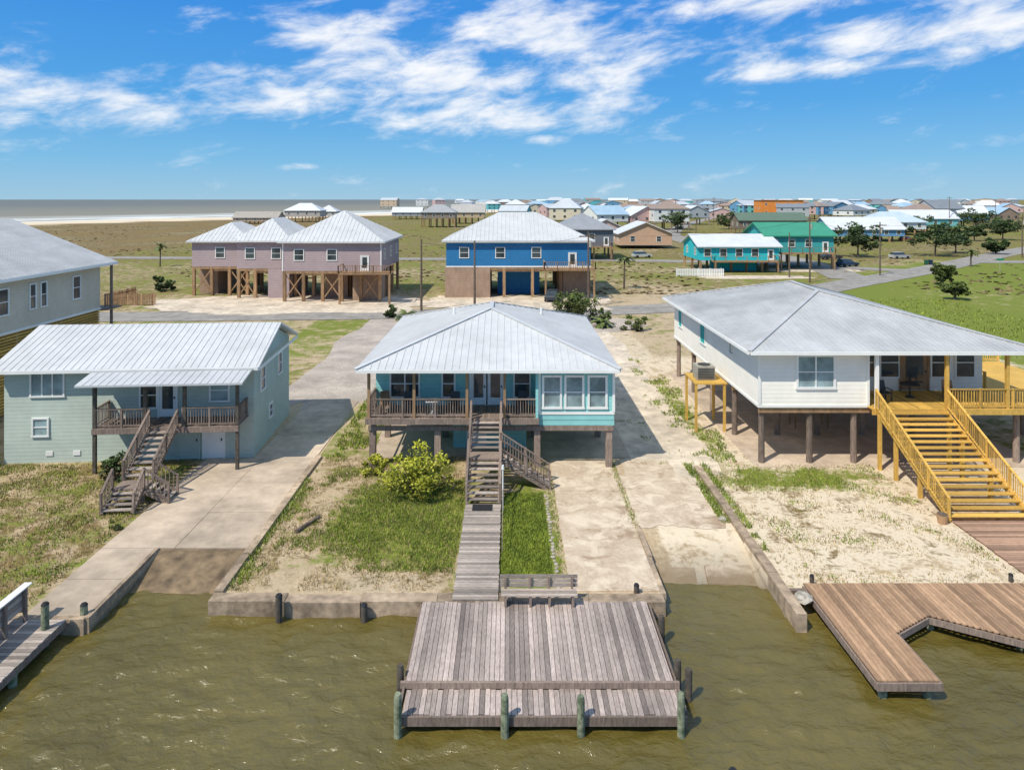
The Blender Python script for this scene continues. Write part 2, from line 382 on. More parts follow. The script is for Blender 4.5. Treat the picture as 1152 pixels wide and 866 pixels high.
def strip(pts,w,z,name,m):
    mb=MB();P=[V((x,y,0)) for x,y in pts];L=[]
    Q=[]
    for i in range(len(P)-1):
        for k in range(6):
            t=k/6;p0=P[max(0,i-1)];p1=P[i];p2=P[i+1];p3=P[min(len(P)-1,i+2)]
            Q.append(.5*((2*p1)+(p2-p0)*t+(2*p0-5*p1+4*p2-p3)*t*t+(3*p1-p0-3*p2+p3)*t**3))
    Q.append(P[-1])
    for i,q in enumerate(Q):
        d=(Q[min(i+1,len(Q)-1)]-Q[max(i-1,0)]).normalized();n=V((-d.y,d.x,0))*w/2;L.append((q-n,q+n))
    for i in range(len(L)-1):
        mb.face([(L[i][0].x,L[i][0].y,z),(L[i+1][0].x,L[i+1][0].y,z),(L[i+1][1].x,L[i+1][1].y,z),(L[i][1].x,L[i][1].y,z)])
    return struct(mb,name,m)
strip([(-120,82),(-60,81),(-26,82),(3,84.5),(20,87.5),(36,95),(53,110),(85,137),(142,188),(230,262),(420,420)],6.5,.05,'road',m_asph)
strip([(-260,172),(-97,163),(-40,160),(10,158),(50,150),(78,133)],6,.045,'side_street',m_asph)
strip([(60,119),(66,160),(77,316),(283,827),(700,1900)],7,.06,'far_road',m_asph)
strip([(100,152),(150,150),(220,140)],6,.055,'side_street',m_asph)
def blob(cx,cy,rx,ry,z,name,m,n=90,am=.22):
    pts=[]
    for k in range(n):
        a=k*2*math.pi/n; q=1+am*noise.noise(V((math.cos(a)*2.5+cx,math.sin(a)*2.5,cy)))+am*.5*noise.noise(V((math.cos(a)*9+cx,math.sin(a)*9,cy))); q*=1/max(abs(math.cos(a)),abs(math.sin(a)))**.6
        pts.append((cx+rx*q*math.cos(a),cy+ry*q*math.sin(a),z))
    return struct(MB().face(pts),name,m)
blob(-29,91,18,8,.056,'sand_yard',m_sandy); blob(1.5,92.5,12.5,6.6,.062,'sand_yard',m_sandy); blob(8.5,58,2.5,25,.012,'sand_drive',m_sandy)
blob(-12.9,64,3.6,18,.014,'gravel_drive',m_gravel); blob(60,135,9,4,.02,'sand_yard',m_sandy); blob(44,122,10,2.5,.022,'sand_yard',m_sandy);blob(2,76,13,4.5,.02,'sand_yard',m_gravel)
# sea walls
def walls(name,label,parts,m):
    mb=MB()
    for p in parts:
        x0,x1,y0,y1,z0,z1=p; L=max(x1-x0,y1-y0); n=max(1,int(L/2.4))
        for k in range(n):
            j=random.uniform(-.03,.03)
            if x1-x0>y1-y0: mb.box(x0+(x1-x0)*k/n,x0+(x1-x0)*(k+1)/n-.015,y0+j,y1+j,z0,z1+j*.6,random.random())
            else: mb.box(x0+j,x1+j,y0+(y1-y0)*k/n,y0+(y1-y0)*(k+1)/n-.015,z0,z1+j*.6,random.random())
    x0,x1,y0,y1,z0,z1=parts[0]
    return tag(mb.build(name,m,loc=((x0+x1)/2,(y0+y1)/2,0)),label,'sea wall')
walls('sea_wall','long cracked concrete sea wall along the front of the grassy middle lot',[(-10.4,5.45,23.6,24.12,-1.6,.08)],m_wall)
walls('sea_wall','low concrete kerb wall between the left drive and the grassy middle lot',[(-10.42,-10.1,24.2,37,-.3,.14)],m_wall)
walls('sea_wall','thin concrete bulkhead beside the left boat ramp',[(-14.1,-13.95,22.75,27.35,-1.6,.08),(-20,-14.1,22.65,22.85,-1.6,.04)],m_wall)
walls('sea_wall','rust stained concrete bulkhead running from the right boat ramp to the tan dock',[(9.62,9.98,22.8,35.5,-1.6,.16),(5.42,5.62,24.2,29.2,-1.2,.05)],m_wall)
walls('sea_wall','timber bulkhead behind the tan dock',[(10.02,45,24.4,24.55,-1.6,.02)],m_grey)
# ---------------------------------------------------------------- DOCKS
def planks_y(mb,x0,x1,y0,y1,z,w=.15,g=.014,th=.04):
    x=x0
    while x<x1-.02:
        mb.box(x,min(x+w-g,x1),y0+random.uniform(-.04,.03),y1+random.uniform(-.03,.04),z-th,z+random.uniform(-.006,.006),random.random()**1.2); x+=w
def planks_x(mb,x0,x1,y0,y1,z,w=.15,g=.014,th=.04):
    y=y0
    while y<y1-.02:
        mb.box(x0+random.uniform(-.02,.02),x1+random.uniform(-.02,.02),y,min(y+w-g,y1),z-th,z+random.uniform(-.004,.004),random.random()); y+=w
d=thing('dock','wide weathered grey plank dock in the foreground centre','dock',(.9,21,-.45))
mb=MB();planks_y(mb,-2.95,4.75,19.66,23.55,.12);mb.build('deck',m_dock,d)
mb=MB();planks_y(mb,-2.9,4.8,18.55,19.52,.0);mb.build('lower_deck',m_dock,d)
MB().box(-3.1,4.9,19.53,19.63,.0,.17,.6).build('kerb_beam',m_grey,d)
mb=MB()
mb.box(-3,4.85,18.47,18.54,-.26,-.01,.2);mb.box(-3.03,-2.96,18.6,23.5,-.22,.06,.2);mb.box(4.81,4.88,18.6,23.5,-.22,.06,.2)
for y in(19.1,20.4,21.6,22.8): mb.box(-2.9,4.75,y,y+.1,-.3,.07 if y>19.6 else -.05,.1)
mb.build('frame',m_grey,d)
for x,y,z in((-2.98,18.38,.7),(-.1,18.38,.68),(1.95,18.38,.64),(4.65,18.38,.72),(-3.16,19.95,.4),(4.98,20.1,.45),(5.2,19.7,.45),(5.0,22.3,.4)):
    MB().cyl((x,y,-1.5),(x,y,z-.1),.11,.105,12).cyl((x,y,z-.1),(x,y,z),.105,.08,12,.2).build('piling',m_pileg if y<18.5 else m_pile,d)
d=thing('boardwalk','narrow plank boardwalk leading from the dock to the middle stairs','boardwalk',(-1.15,27.5,0))
mb=MB();planks_x(mb,-1.95,-.35,23.65,31.05,.15);mb.build('deck',m_dockh,d)
mb=MB();mb.box(-1.9,-1.8,23.7,31,-.05,.1);mb.box(-.5,-.4,23.7,31,-.05,.1);mb.build('joist',m_grey,d)
tag(MB().box(-1.62,-.72,30.35,30.95,.155,.175).build('doormat',m_black,loc=(-1.2,30.65,.15)),'black doormat on the boardwalk at the foot of the middle stairs','doormat')
b_=thing('bench','weathered grey plank bench at the land end of the wide dock','bench',(1.05,23.5,.12))
mb=MB()
for k in range(3): mb.box(-.25,2.35,23.2+k*.15,23.33+k*.15,.5,.54,random.random())
mb.build('seat',m_dockh,b_)
mb=MB()
for k in range(3): mb.box(-.3,2.4,23.68+k*.02,23.71+k*.02,.56+k*.14,.68+k*.14,random.random())
mb.build('backrest',m_dockh,b_)
for x in(-.1,.75,1.4,2.2):
    MB().box(x-.04,x+.04,23.22,23.66,.12,.5).box(x-.04,x+.04,23.6,23.67,.5,.95).build('leg',m_grey,b_)
d=thing('dock','tan plank L-shaped dock on the right','dock',(15,23.5,-.45))
mb=MB();x=10.65
while x<30:
    def yr(x):
        if x<12.45: return 19.7
        if x<14: return 21.9+(x-12.45)/1.55*.9
        if x<17: return 22.8-(x-14)*.55
        return 21.15
    mb.box(x,x+.136,yr(x+.07),24.7,.08,.12,random.random()); x+=.15
mb.build('deck',M('tan_planks',(.47,.29,.17),var=.25,sc=4,st=(8,1,8),tone=.42,rough=.8,stain=.3),d)
mb=MB();mb.box(10.58,10.64,19.7,24.6,-.14,.07);mb.box(10.6,12.5,19.62,19.69,-.14,.08);mb.box(12.46,12.52,19.7,21.9,-.14,.07)
mb.bar((12.5,21.86,-.03),(14,22.74,-.03),.06,.2);mb.bar((14,22.74,-.03),(17,21.1,-.03),.06,.2);mb.build('frame',m_grey,d)
for x,y in((10.9,19.9),(12.2,19.9),(10.9,22.5),(12.6,22.3),(14.2,23),(16.5,22),(19,22)): MB().cyl((x,y,-1.5),(x,y,.07),.13).build('piling',m_pileg,d)
d=thing('boardwalk','brown plank walkway between the tan dock and the wide yellow stairs','boardwalk',(20.9,27,0))
mb=MB();planks_x(mb,19.2,22.7,24.75,29.5,.1);mb.build('deck',M('brown_planks',(.44,.27,.18),var=.2,sc=4,st=(1,8,8),tone=.4,rough=.8),d)
mb=MB();mb.box(19.25,19.35,24.8,29.4,-.05,.05);mb.box(22.5,22.6,24.8,29.4,-.05,.05);mb.build('joist',m_grey,d)
d=thing('dock','weathered grey dock cut by the left edge of the photo','dock',(-16,20.8,-.45))
mb=MB();planks_x(mb,-18,-14.65,17.5,22.6,.1);mb.build('deck',m_dockh,d)
mb=MB();mb.box(-14.7,-14.63,17.5,22.6,-.15,.05);mb.build('frame',m_grey,d)
for x,y in((-14.75,18.2),(-14.75,20.3)): MB().cyl((x,y,-1.5),(x,y,.05),.13).build('piling',m_pileg,d)
d=thing('dock_bench','weathered timber bench with slatted back standing on the left dock','bench',(-16.1,21.3,.1))
mb=MB()
for k in range(4): mb.box(-16.05,-15.99,19.4,22.7,.5+k*.17,.64+k*.17,random.random())
mb.build('backrest',m_dockh,d)
mb=MB()
for k in range(3): mb.box(-16.6+k*.17,-16.45+k*.17,19.4,22.7,.5,.54,random.random())
mb.build('seat',m_dockh,d)
for y in(19.6,20.6,21.6,22.5): MB().box(-15.98,-15.88,y-.05,y+.05,.1,1.2).box(-16.6,-15.99,y-.04,y+.04,.4,.49).box(-16.6,-16.52,y-.04,y+.04,.1,.4).build('leg',m_grey,d)
MB().box(-16.12,-15.86,19.35,22.75,1.2,1.24).build('cap_board',m_trim,d)
def post(x,y,z,label,m=m_pile,r=.12):
    o=thing('mooring_post',label,'post',(x,y,-.45)); MB().cyl((x,y,-1.5),(x,y,z-.06),r,r*.95,12).build('shaft',m,o); MB().cyl((x,y,z-.06),(x,y,z),r*1.03,r*.7,12).build('cap',m_black,o)
post(-15.0,22.1,.95,'tall green stained post beside the left dock bench',m_pileg)
post(-14.3,23.0,.4,'short green post at the corner of the left concrete slab',m_pileg)
post(-7.85,23.35,.5,'tall black post against the long sea wall, left one'); post(-4.95,23.4,.15,'short black post against the long sea wall near the wide dock')
post(4.55,24.25,.35,'black post at the right rear corner of the wide dock',m_pile,.1); post(5.4,16.4,.32,'lone post tip in the water at the bottom edge',m_pileg,.11)
post(11,24.75,.4,'small post at the left rear corner of the tan dock',m_pile,.08); post(18.4,25.0,.3,'short dark post behind the tan dock',m_pile,.08)
# ---------------------------------------------------------------- CENTRE HOUSE
h=thing('stilt_house','turquoise stilt house with a pale metal hip roof in the middle of the photo','house',(-1,43,0))
MB().prism([(1.6,35.6),(5.5,35.6),(5.5,50.2),(-7.3,50.2),(-7.3,37.6),(1.6,37.6)],2.5,5.14).build('wall',m_teal,h)
MB().box(1.58,5.52,35.56,35.6,2.78,2.92).box(5.5,5.54,35.6,50.2,2.78,2.92).box(1.55,1.68,35.55,35.6,2.92,5.12).box(5.42,5.55,35.54,35.6,2.92,5.12).build('trim',m_trim,h)
MB().box(1.6,5.52,35.62,50.2,2.2,2.49).box(-7.3,1.59,37.7,50.2,2.2,2.49).build('floor_beam',m_teal,h)
A=(-1.05,41.8,7.32);B=(-1.05,44.2,7.32)
rf=roof(hipf(-7.86,5.76,34.95,50.9,5.27,A,B),m_roofw,h)
caps(rf,[((-7.86,34.95,5.27),A),((5.76,34.95,5.27),A),(A,B),((5.76,50.9,5.27),B),((-7.86,50.9,5.27),B)],m_roofw)
MB().box(-7.8,5.7,34.88,34.95,5.1,5.25).build('fascia',m_trim,h)
MB().cyl((-3.5,44,6.3),(-3.5,44,7.0),.08).build('vent_pipe',m_trim,rf); MB().cyl((2.2,45.5,6.0),(2.2,45.5,6.75),.08).build('vent_pipe',m_trim,rf)
mb=MB();planks_y(mb,-7.4,1.58,35.3,37.58,2.66);mb.box(-7.4,1.58,35.24,35.3,2.36,2.66);mb.build('porch_floor',m_grey,h)
for x in(-7.25,-4.9,-2.15,-.2,1.48): MB().box(x-.07,x+.07,35.38,35.52,2.66,5.13).build('porch_post',m_brown if x<0 else m_teal,h)
for a,b in(((-7.2,35.45,2.66),(-2.1,35.45,2.66)),((-.2,35.45,2.66),(1.45,35.45,2.66)),((-7.3,35.5,2.66),(-7.3,37.5,2.66))): railing(h,a,b,m_grey)
for x in(2.27,3.43,4.64): window(h,(x,35.6,3.95),X_,NY,.82,1.55,m_trim,g_pale,1,2,.11)
for x,w in((-5.7,1.5),(-3.3,.6),(.75,.8)): window(h,(x,37.6,3.85),X_,NY,w,1.4,m_trim,g_dark,2 if w>1 else 1,2)
door(h,(-1.65,37.6,3.7),X_,NY,.8,2.0,m_trim,g_dark);door(h,(-.72,37.6,3.7),X_,NY,.8,2.0,m_trim,g_dark)
for y in(39.5,43.5,47.5): window(h,(5.5,y,3.95),Y_,X_,1.,1.3,m_trim,g_pale)
for y in(40,46): window(h,(-7.3,y,3.95),Y_,NX,1.,1.3,m_trim,g_pale)
piles(h,(-7.1,-3.7,1.5,5.25),(35.75,40.2,45,49.8),2.2,m_grey,.16,sq=True)
mb=MB()
for y in(35.75,40.2,45,49.8): mb.box(-7.3,5.45,y-.22,y-.17,1.95,2.2)
mb.box(-7.3,-7.2,35.6,50,1.9,1.95);mb.box(5.3,5.4,35.6,50,1.9,1.95);mb.build('cross_beam',m_grey,h)
MB().box(-3.1,1.0,38.4,44,.03,2.19).build('storage_room',m_teal,h)
door(h,(-1.8,38.4,1.08),X_,NY,.9,1.95,m_trim)
MB().box(-1.98,-.32,32.9,33.82,1.42,1.5).build('landing',m_grey,h)
for x in(-1.9,-.4):
    for y in(32.98,33.74): MB().box(x-.06,x+.06,y-.06,y+.06,-.05,1.42).build('landing_post',m_grey,h)
stairs(h,(-1.15,35.28,2.66),(-1.15,33.82,1.5),X_,1.5,6,m_grey,m_dockh)
stairs(h,(-1.15,32.9,1.5),(-1.15,31.1,.12),X_,1.5,7,m_grey,m_dockh,bs=.2)
stairs(h,(-.32,33.36,1.5),(2.0,33.36,0),Y_,.9,8,m_grey,m_dockh)
o=thing('lamp_post','thin white post with a small light beside the middle boardwalk','lamp post',(-.28,30.6,0))
MB().cyl((-.25,30.6,0),(-.25,30.6,1.9),.03).build('pole',m_trim,o);MB().cyl((-.25,30.6,1.9),(-.25,30.6,2.08),.07,.05).build('lamp_head',m_trim,o)
mb=MB();mb.bar((-.25,27,.6),(-.25,30.6,1.0),.03,.03);mb.bar((-.25,27,0),(-.25,27,.62),.04,.04);mb.build('hand_rope',m_grey,o)
def chair(x,y,z,r,m,label,group=None):
    o=thing('porch_chair',label,'chair',(x,y,z),r,group,local=True)
    MB().box(-.27,.27,-.27,.25,.38,.44).build('seat',m,o); MB().hexa([(-.27,.22,.44),(.27,.22,.44),(.27,.27,.44),(-.27,.27,.44),(-.25,.36,1.0),(.25,.36,1.0),(.25,.4,1.0),(-.25,.4,1.0)]).build('backrest',m,o)
    for a in(-.24,.24):
        MB().box(a-.03,a+.03,-.25,-.19,0,.38).build('leg',m,o);MB().box(a-.03,a+.03,.19,.25,0,.38).build('leg',m,o)
        MB().box(a-.04,a+.04,-.27,.22,.6,.63).box(a-.02,a+.02,-.25,-.21,.44,.6).build('armrest',m,o)
def table(x,y,z,m,label,r=.5,h=.74):
    o=thing('table',label,'table',(x,y,z),local=True);MB().cyl((0,0,h-.04),(0,0,h),r,r,20).build('top',m,o);MB().cyl((0,0,0),(0,0,h-.04),.05).build('leg',m,o);MB().cyl((0,0,0),(0,0,.03),.25).build('base',m,o)
table(-4.0,36.0,2.66,m_trim,'round white table on the turquoise house porch',.42)
chair(-5.3,36.4,2.66,.2,m_dkm,'dark porch chair left of the round white table on the turquoise house');chair(-2.95,36.4,2.66,-.3,m_dkm,'dark porch chair right of the round white table, nearest the doors')
chair(-6.5,36.5,2.66,.5,m_brown,'brown porch chair at the left end of the turquoise house porch');chair(.7,36.5,2.66,-.2,m_dkm,'dark chair on the short porch bay right of the middle stairs')
# ---------------------------------------------------------------- SAGE HOUSE
h=thing('beach_house','sage green two-storey house with a pale metal gable roof on the left','house',(-13.8,37,0),math.radians(4),local=True)
mb=MB();mb.box(-12.9,0,0,7.6,0,5.1)
for x in(-12.9,-.02): mb.hexa([(x,0,5.1),(x+.02,0,5.1),(x+.02,7.6,5.1),(x,7.6,5.1),(x,3.9,6.4),(x+.02,3.9,6.4),(x+.02,4.0,6.4),(x,4.0,6.4)])
mb.build('wall',m_sage,h)
roof([[(-13.4,-.6,5.06),(.45,-.6,5.06),(.45,3.95,6.62),(-13.4,3.95,6.62)],[(.45,8.2,5.14),(-13.4,8.2,5.14),(-13.4,3.95,6.62),(.45,3.95,6.62)]],m_roofw,h)
mb=MB();f=[(-8.1,-2.3,4.66),(.1,-2.3,4.66),(.1,-.72,4.93),(-8.1,-.72,4.93)];mb.slabface(f,.1,.25);ribs(mb,f);mb.build('porch_roof',m_roofw,h)
MB().box(-8.15,.15,-.74,-.68,4.84,4.99).build('flashing',m_roof,h)
MB().box(.4,.46,-.6,8.1,4.86,5.02).box(-13.4,.4,-.66,-.6,4.88,5.05).build('fascia',m_trim,h)
mb=MB();planks_y(mb,-7.55,-.25,-1.72,-.02,2.3);mb.box(-7.55,-.25,-1.78,-1.72,2.02,2.3);mb.build('porch_floor',m_grey,h)
for x in(-7.45,-4.95,-3.0,-.35): MB().box(x-.08,x+.08,-1.72,-1.56,0 if x in(-7.45,-.35) else 2.3,4.62).build('porch_post',m_pile,h)
for a,b in(((-7.4,-1.64,2.3),(-4.85,-1.64,2.3)),((-3.1,-1.64,2.3),(-.4,-1.64,2.3)),((-.35,-1.6,2.3),(-.35,-.1,2.3)),((-7.5,-1.6,2.3),(-7.5,-.1,2.3))): railing(h,a,b,m_grey)
window(h,(-10.7,0,4.2),X_,NY,1.6,1.25,m_trim,g_pale,3,1);window(h,(-11.05,0,1.9),X_,NY,.7,.85,m_trim,g_pale,1,2)
door(h,(-4.5,0,3.35),X_,NY,.85,2.0,m_trim,g_dark);window(h,(-5.5,0,3.5),X_,NY,.8,1.3,m_trim,g_dark);window(h,(-1.8,0,3.7),X_,NY,.9,1.1,m_trim,g_pale)
door(h,(-2.1,0,1.05),X_,NY,1.0,2.0,m_trim);door(h,(-3.4,0,1.05),X_,NY,1.0,2.0,m_sage)
for y in(1.6,5.2): window(h,(0,y,3.9),Y_,X_,.75,1.2,m_trim,g_dark)
window(h,(0,3.2,1.6),Y_,X_,.6,.7,m_trim,g_dark)
for x in(-10.6,-9.2): MB().obox((x,-.02,.5),X_,NY,.18,.12,.02).build('vent',m_trim,h)
stairs(h,(-4.0,-1.78,2.3),(-4.0,-4.5,.75),X_,1.35,8,m_grey,m_dockh)
MB().box(-4.7,-3.3,-5.5,-4.5,.67,.75).build('landing',m_grey,h)
for x in(-4.6,-3.4): MB().box(x-.06,x+.06,-5.4,-5.28,0,.67).build('landing_post',m_grey,h)
stairs(h,(-4.0,-5.5,.75),(-4.0,-6.5,.05),X_,1.35,4,m_grey,m_dockh,bs=.2);stairs(h,(-3.3,-5.0,.75),(-2.2,-5.0,.05),Y_,.95,4,m_grey,m_dockh,bs=.2)
# ---------------------------------------------------------------- WHITE HOUSE
h=thing('stilt_house','white stilt house with wide yellow timber stairs on the right','house',(20,45,0))
MB().prism([(13.2,36),(19.0,36),(19.0,38.9),(27,38.9),(27,54.3),(13.2,54.3)],3.1,6.06).build('wall',m_white,h)
MB().box(13.18,19.02,35.96,36,3.02,3.16).box(13.15,13.2,36,54.3,3.02,3.16).box(13.16,13.3,35.95,36,3.16,6.0).box(18.9,19.03,35.95,36,3.16,6.0).build('trim',m_trim,h)
A=(20.1,44.4,8.05);B=(20.1,48.6,8.15);E=6.14
rf=roof(hipf(12.45,27.8,35.25,55,E,A,B),m_roof,h,.3,.025);caps(rf,[((12.45,35.25,E),A),((27.8,35.25,E),A),(A,B),((27.8,55,E),B),((12.45,55,E),B)],m_roof)
MB().box(12.5,27.7,35.18,35.25,5.95,6.12).box(12.38,12.45,35.3,55,5.95,6.12).build('fascia',m_trim,h)
window(h,(16.2,36,4.9),X_,NY,1.85,1.6,m_trim,g_pale,2,2,.12)
m_shut=paint((.02,.42,.38),.1)
for y,w in((46.3,1.1),(52.3,.9)): window(h,(13.2,y,5.0),Y_,NX,w,1.5,m_trim,m_shut,1,1)
window(h,(13.2,40.3,5.2),Y_,NX,.7,.6,m_trim,g_pale,1,1)
for x in(20.3,21.7,24.6,26): window(h,(x,38.9,4.7),X_,NY,1.0,1.6,m_trim,g_dark,1,2)
door(h,(23.1,38.9,4.2),X_,NY,1.5,2.1,m_brown,g_dark)
mb=MB();planks_y(mb,18.9,31.5,35.5,38.88,3.1);mb.box(18.9,31.5,35.43,35.5,2.8,3.1);mb.build('porch_floor',m_yel,h)
MB().box(27.2,33,39,46,3.0,3.08).build('side_deck',m_yel,h)
for x in(19.2,22.85,26.0): MB().box(x-.08,x+.08,35.5,35.66,3.1,6.0).build('porch_post',m_yel if x>20 else m_trim,h)
for a,b in(((22.85,35.55,3.1),(31.4,35.55,3.1)),((27.3,39.1,3.08),(27.3,46,3.08)),((27.3,46,3.08),(33,46,3.08)),((31.4,35.6,3.1),(31.4,38.9,3.1))): railing(h,a,b,m_yel,1.0,1.8,.14)
stairs(h,(20.95,35.45,3.1),(20.95,29.6,.05),X_,3.65,17,m_yel,m_yel,rh=1.0,bs=.15)
piles(h,(13.45,16.0,18.35,21,24,27,30.6),(36.3,40.6),3.0,m_grey,.17);piles(h,(13.45,18.35,21,24,27),(45,49.5,53.9),3.0,m_grey,.17)
for x,y in((19.3,34),(22.6,34),(19.3,32),(22.6,32),(19.2,35.3),(22.8,35.3)): MB().box(x-.08,x+.08,y-.08,y+.08,-.05,3.1*(y-29.6)/5.85-.2).build('stair_post',m_yel,h)
mb=MB()
for y in(36.3,40.6,45,49.5,53.9): mb.box(13.2,27.1,y-.25,y-.18,2.72,3.0)
for x in(14,16,18,20,22,24,26): mb.box(x,x+.06,36.1,54.2,2.8,3.0)
mb.build('cross_beam',m_brown,h)
MB().box(11.2,13.15,41,43.4,2.86,2.96).build('equipment_platform',m_yel,h)
for x,y in((11.3,41.1),(13,41.1),(11.3,43.3),(13,43.3)): MB().box(x-.07,x+.07,y-.07,y+.07,-.05,2.86).build('platform_post',m_yel,h)
o=thing('air_conditioner','beige air conditioning unit on the raised platform beside the white house','air conditioner',(12,42.2,2.96))
MB().box(11.5,12.6,41.6,42.6,2.98,3.8).build('casing',m_acm,o)
mb=MB()
for k in range(7): mb.box(11.55,12.55,41.57,41.6,3.06+k*.1,3.1+k*.1)
mb.build('grille',m_dkm,o);MB().cyl((12.05,42.1,3.8),(12.05,42.1,3.84),.38,.38,16).build('fan_guard',m_dkm,o)
chair(20.4,37,3.1,.2,m_dkm,'dark porch chair left of the table on the white house porch');chair(23.9,37,3.1,-.2,m_brown,'brown porch chair right of the table on the white house porch');table(22.1,37.6,3.1,m_dkm,'dark round table on the white house porch')
def kayak(x,y,z,m,label):
    o=thing('kayak',label,'kayak',(x,y,z),local=True);mb=MB();n=10;R=[]
    for k in range(n+1):
        t=k/n*2-1;w=.36*(1-abs(t)**2.5)+.02;R.append([(t*1.6,-w,.18),(t*1.6,-w*.6,.02+.12*t*t),(t*1.6,w*.6,.02+.12*t*t),(t*1.6,w,.18),(t*1.6,0,.26)])
    for k in range(n):
        for j in range(5): mb.face([R[k][j],R[k+1][j],R[k+1][(j+1)%5],R[k][(j+1)%5]])
    mb.build('hull',m,o);MB().cyl((0,0,.2),(0,0,.29),.24,.24,14).build('cockpit',m_black,o)
kayak(18.4,42,1.62,paint((.02,.45,.42),.2,'r'),'turquoise kayak on the top of the rack under the white house');kayak(18.6,42,1.12,paint((.7,.2,.05),.2,'r'),'orange kayak on the lower bars of the rack under the white house')
o=thing('kayak_rack','timber rack holding kayaks under the white house','rack',(18.5,42,0))
for x in(17.5,19.5): MB().box(x-.04,x+.04,41.6,41.68,0,1.9).box(x-.04,x+.04,42.4,42.48,0,1.9).box(x-.04,x+.04,41.68,42.4,1.54,1.61).box(x-.04,x+.04,41.68,42.4,1.04,1.11).build('upright',m_brown,o)
o=thing('planter','small terracotta pot at the foot of the yellow stairs','planter',(18.75,29.5,0));MB().cyl((18.75,29.5,0),(18.75,29.5,.38),.17,.24,12).build('pot',m_terra,o);MB().cyl((18.75,29.5,.38),(18.75,29.5,.42),.2,.2,12).build('soil',m_bark,o)
# ---------------------------------------------------------------- BEIGE HOUSE far left
h=thing('beach_house','tall beige house with grey metal roof at the far left edge','house',(-40,42,0))
MB().box(-47.5,-32.3,31,54,5.4,8.95).build('wall',m_beige,h)
roof([[(-31.5,29.8,9.0),(-31.5,55,9.0),(-40,55,12.4),(-40,29.8,12.4)],[(-48.5,55,9.0),(-48.5,29.8,9.0),(-40,29.8,12.4),(-40,55,12.4)]],m_roof,h)
MB().hexa([(-47.5,53.9,8.95),(-32.3,53.9,8.95),(-32.3,54,8.95),(-47.5,54,8.95),(-40.1,53.9,12.1),(-39.9,53.9,12.1),(-39.9,54,12.1),(-40.1,54,12.1)]).build('gable',m_beige,h)
MB().box(-32.3,-32.22,31,54,5.3,5.45).box(-31.5,-31.44,29.8,55,8.78,8.98).build('trim',m_trim,h)
for y,w in((43.6,.8),(46.3,.5),(47.4,.5),(51,.8)): window(h,(-32.3,y,7.4),Y_,X_,w,1.6,m_trim,g_dark)
mb=MB();z=.2
while z<5.25: mb.box(-32.4,-32.34,31,54,z,z+.13,random.random());z+=.2
mb.build('slat_screen',m_yel,h)
MB().box(-47.4,-32.5,31.1,53.9,0,5.38).build('base_wall',m_brown,h)
piles(h,(-32.45,),(31.2,36,40.5,45,49.5,53.8),5.3,m_grey,.12);piles(h,(-31.75,),(54.6,),8.9,m_grey,.12)
railing(h,(-32.2,54.5,5.4),(-31.8,54.5,5.4),m_grey,1,1,.14);MB().box(-47,-31.7,54.02,56,5.2,5.3).build('balcony',m_grey,h)
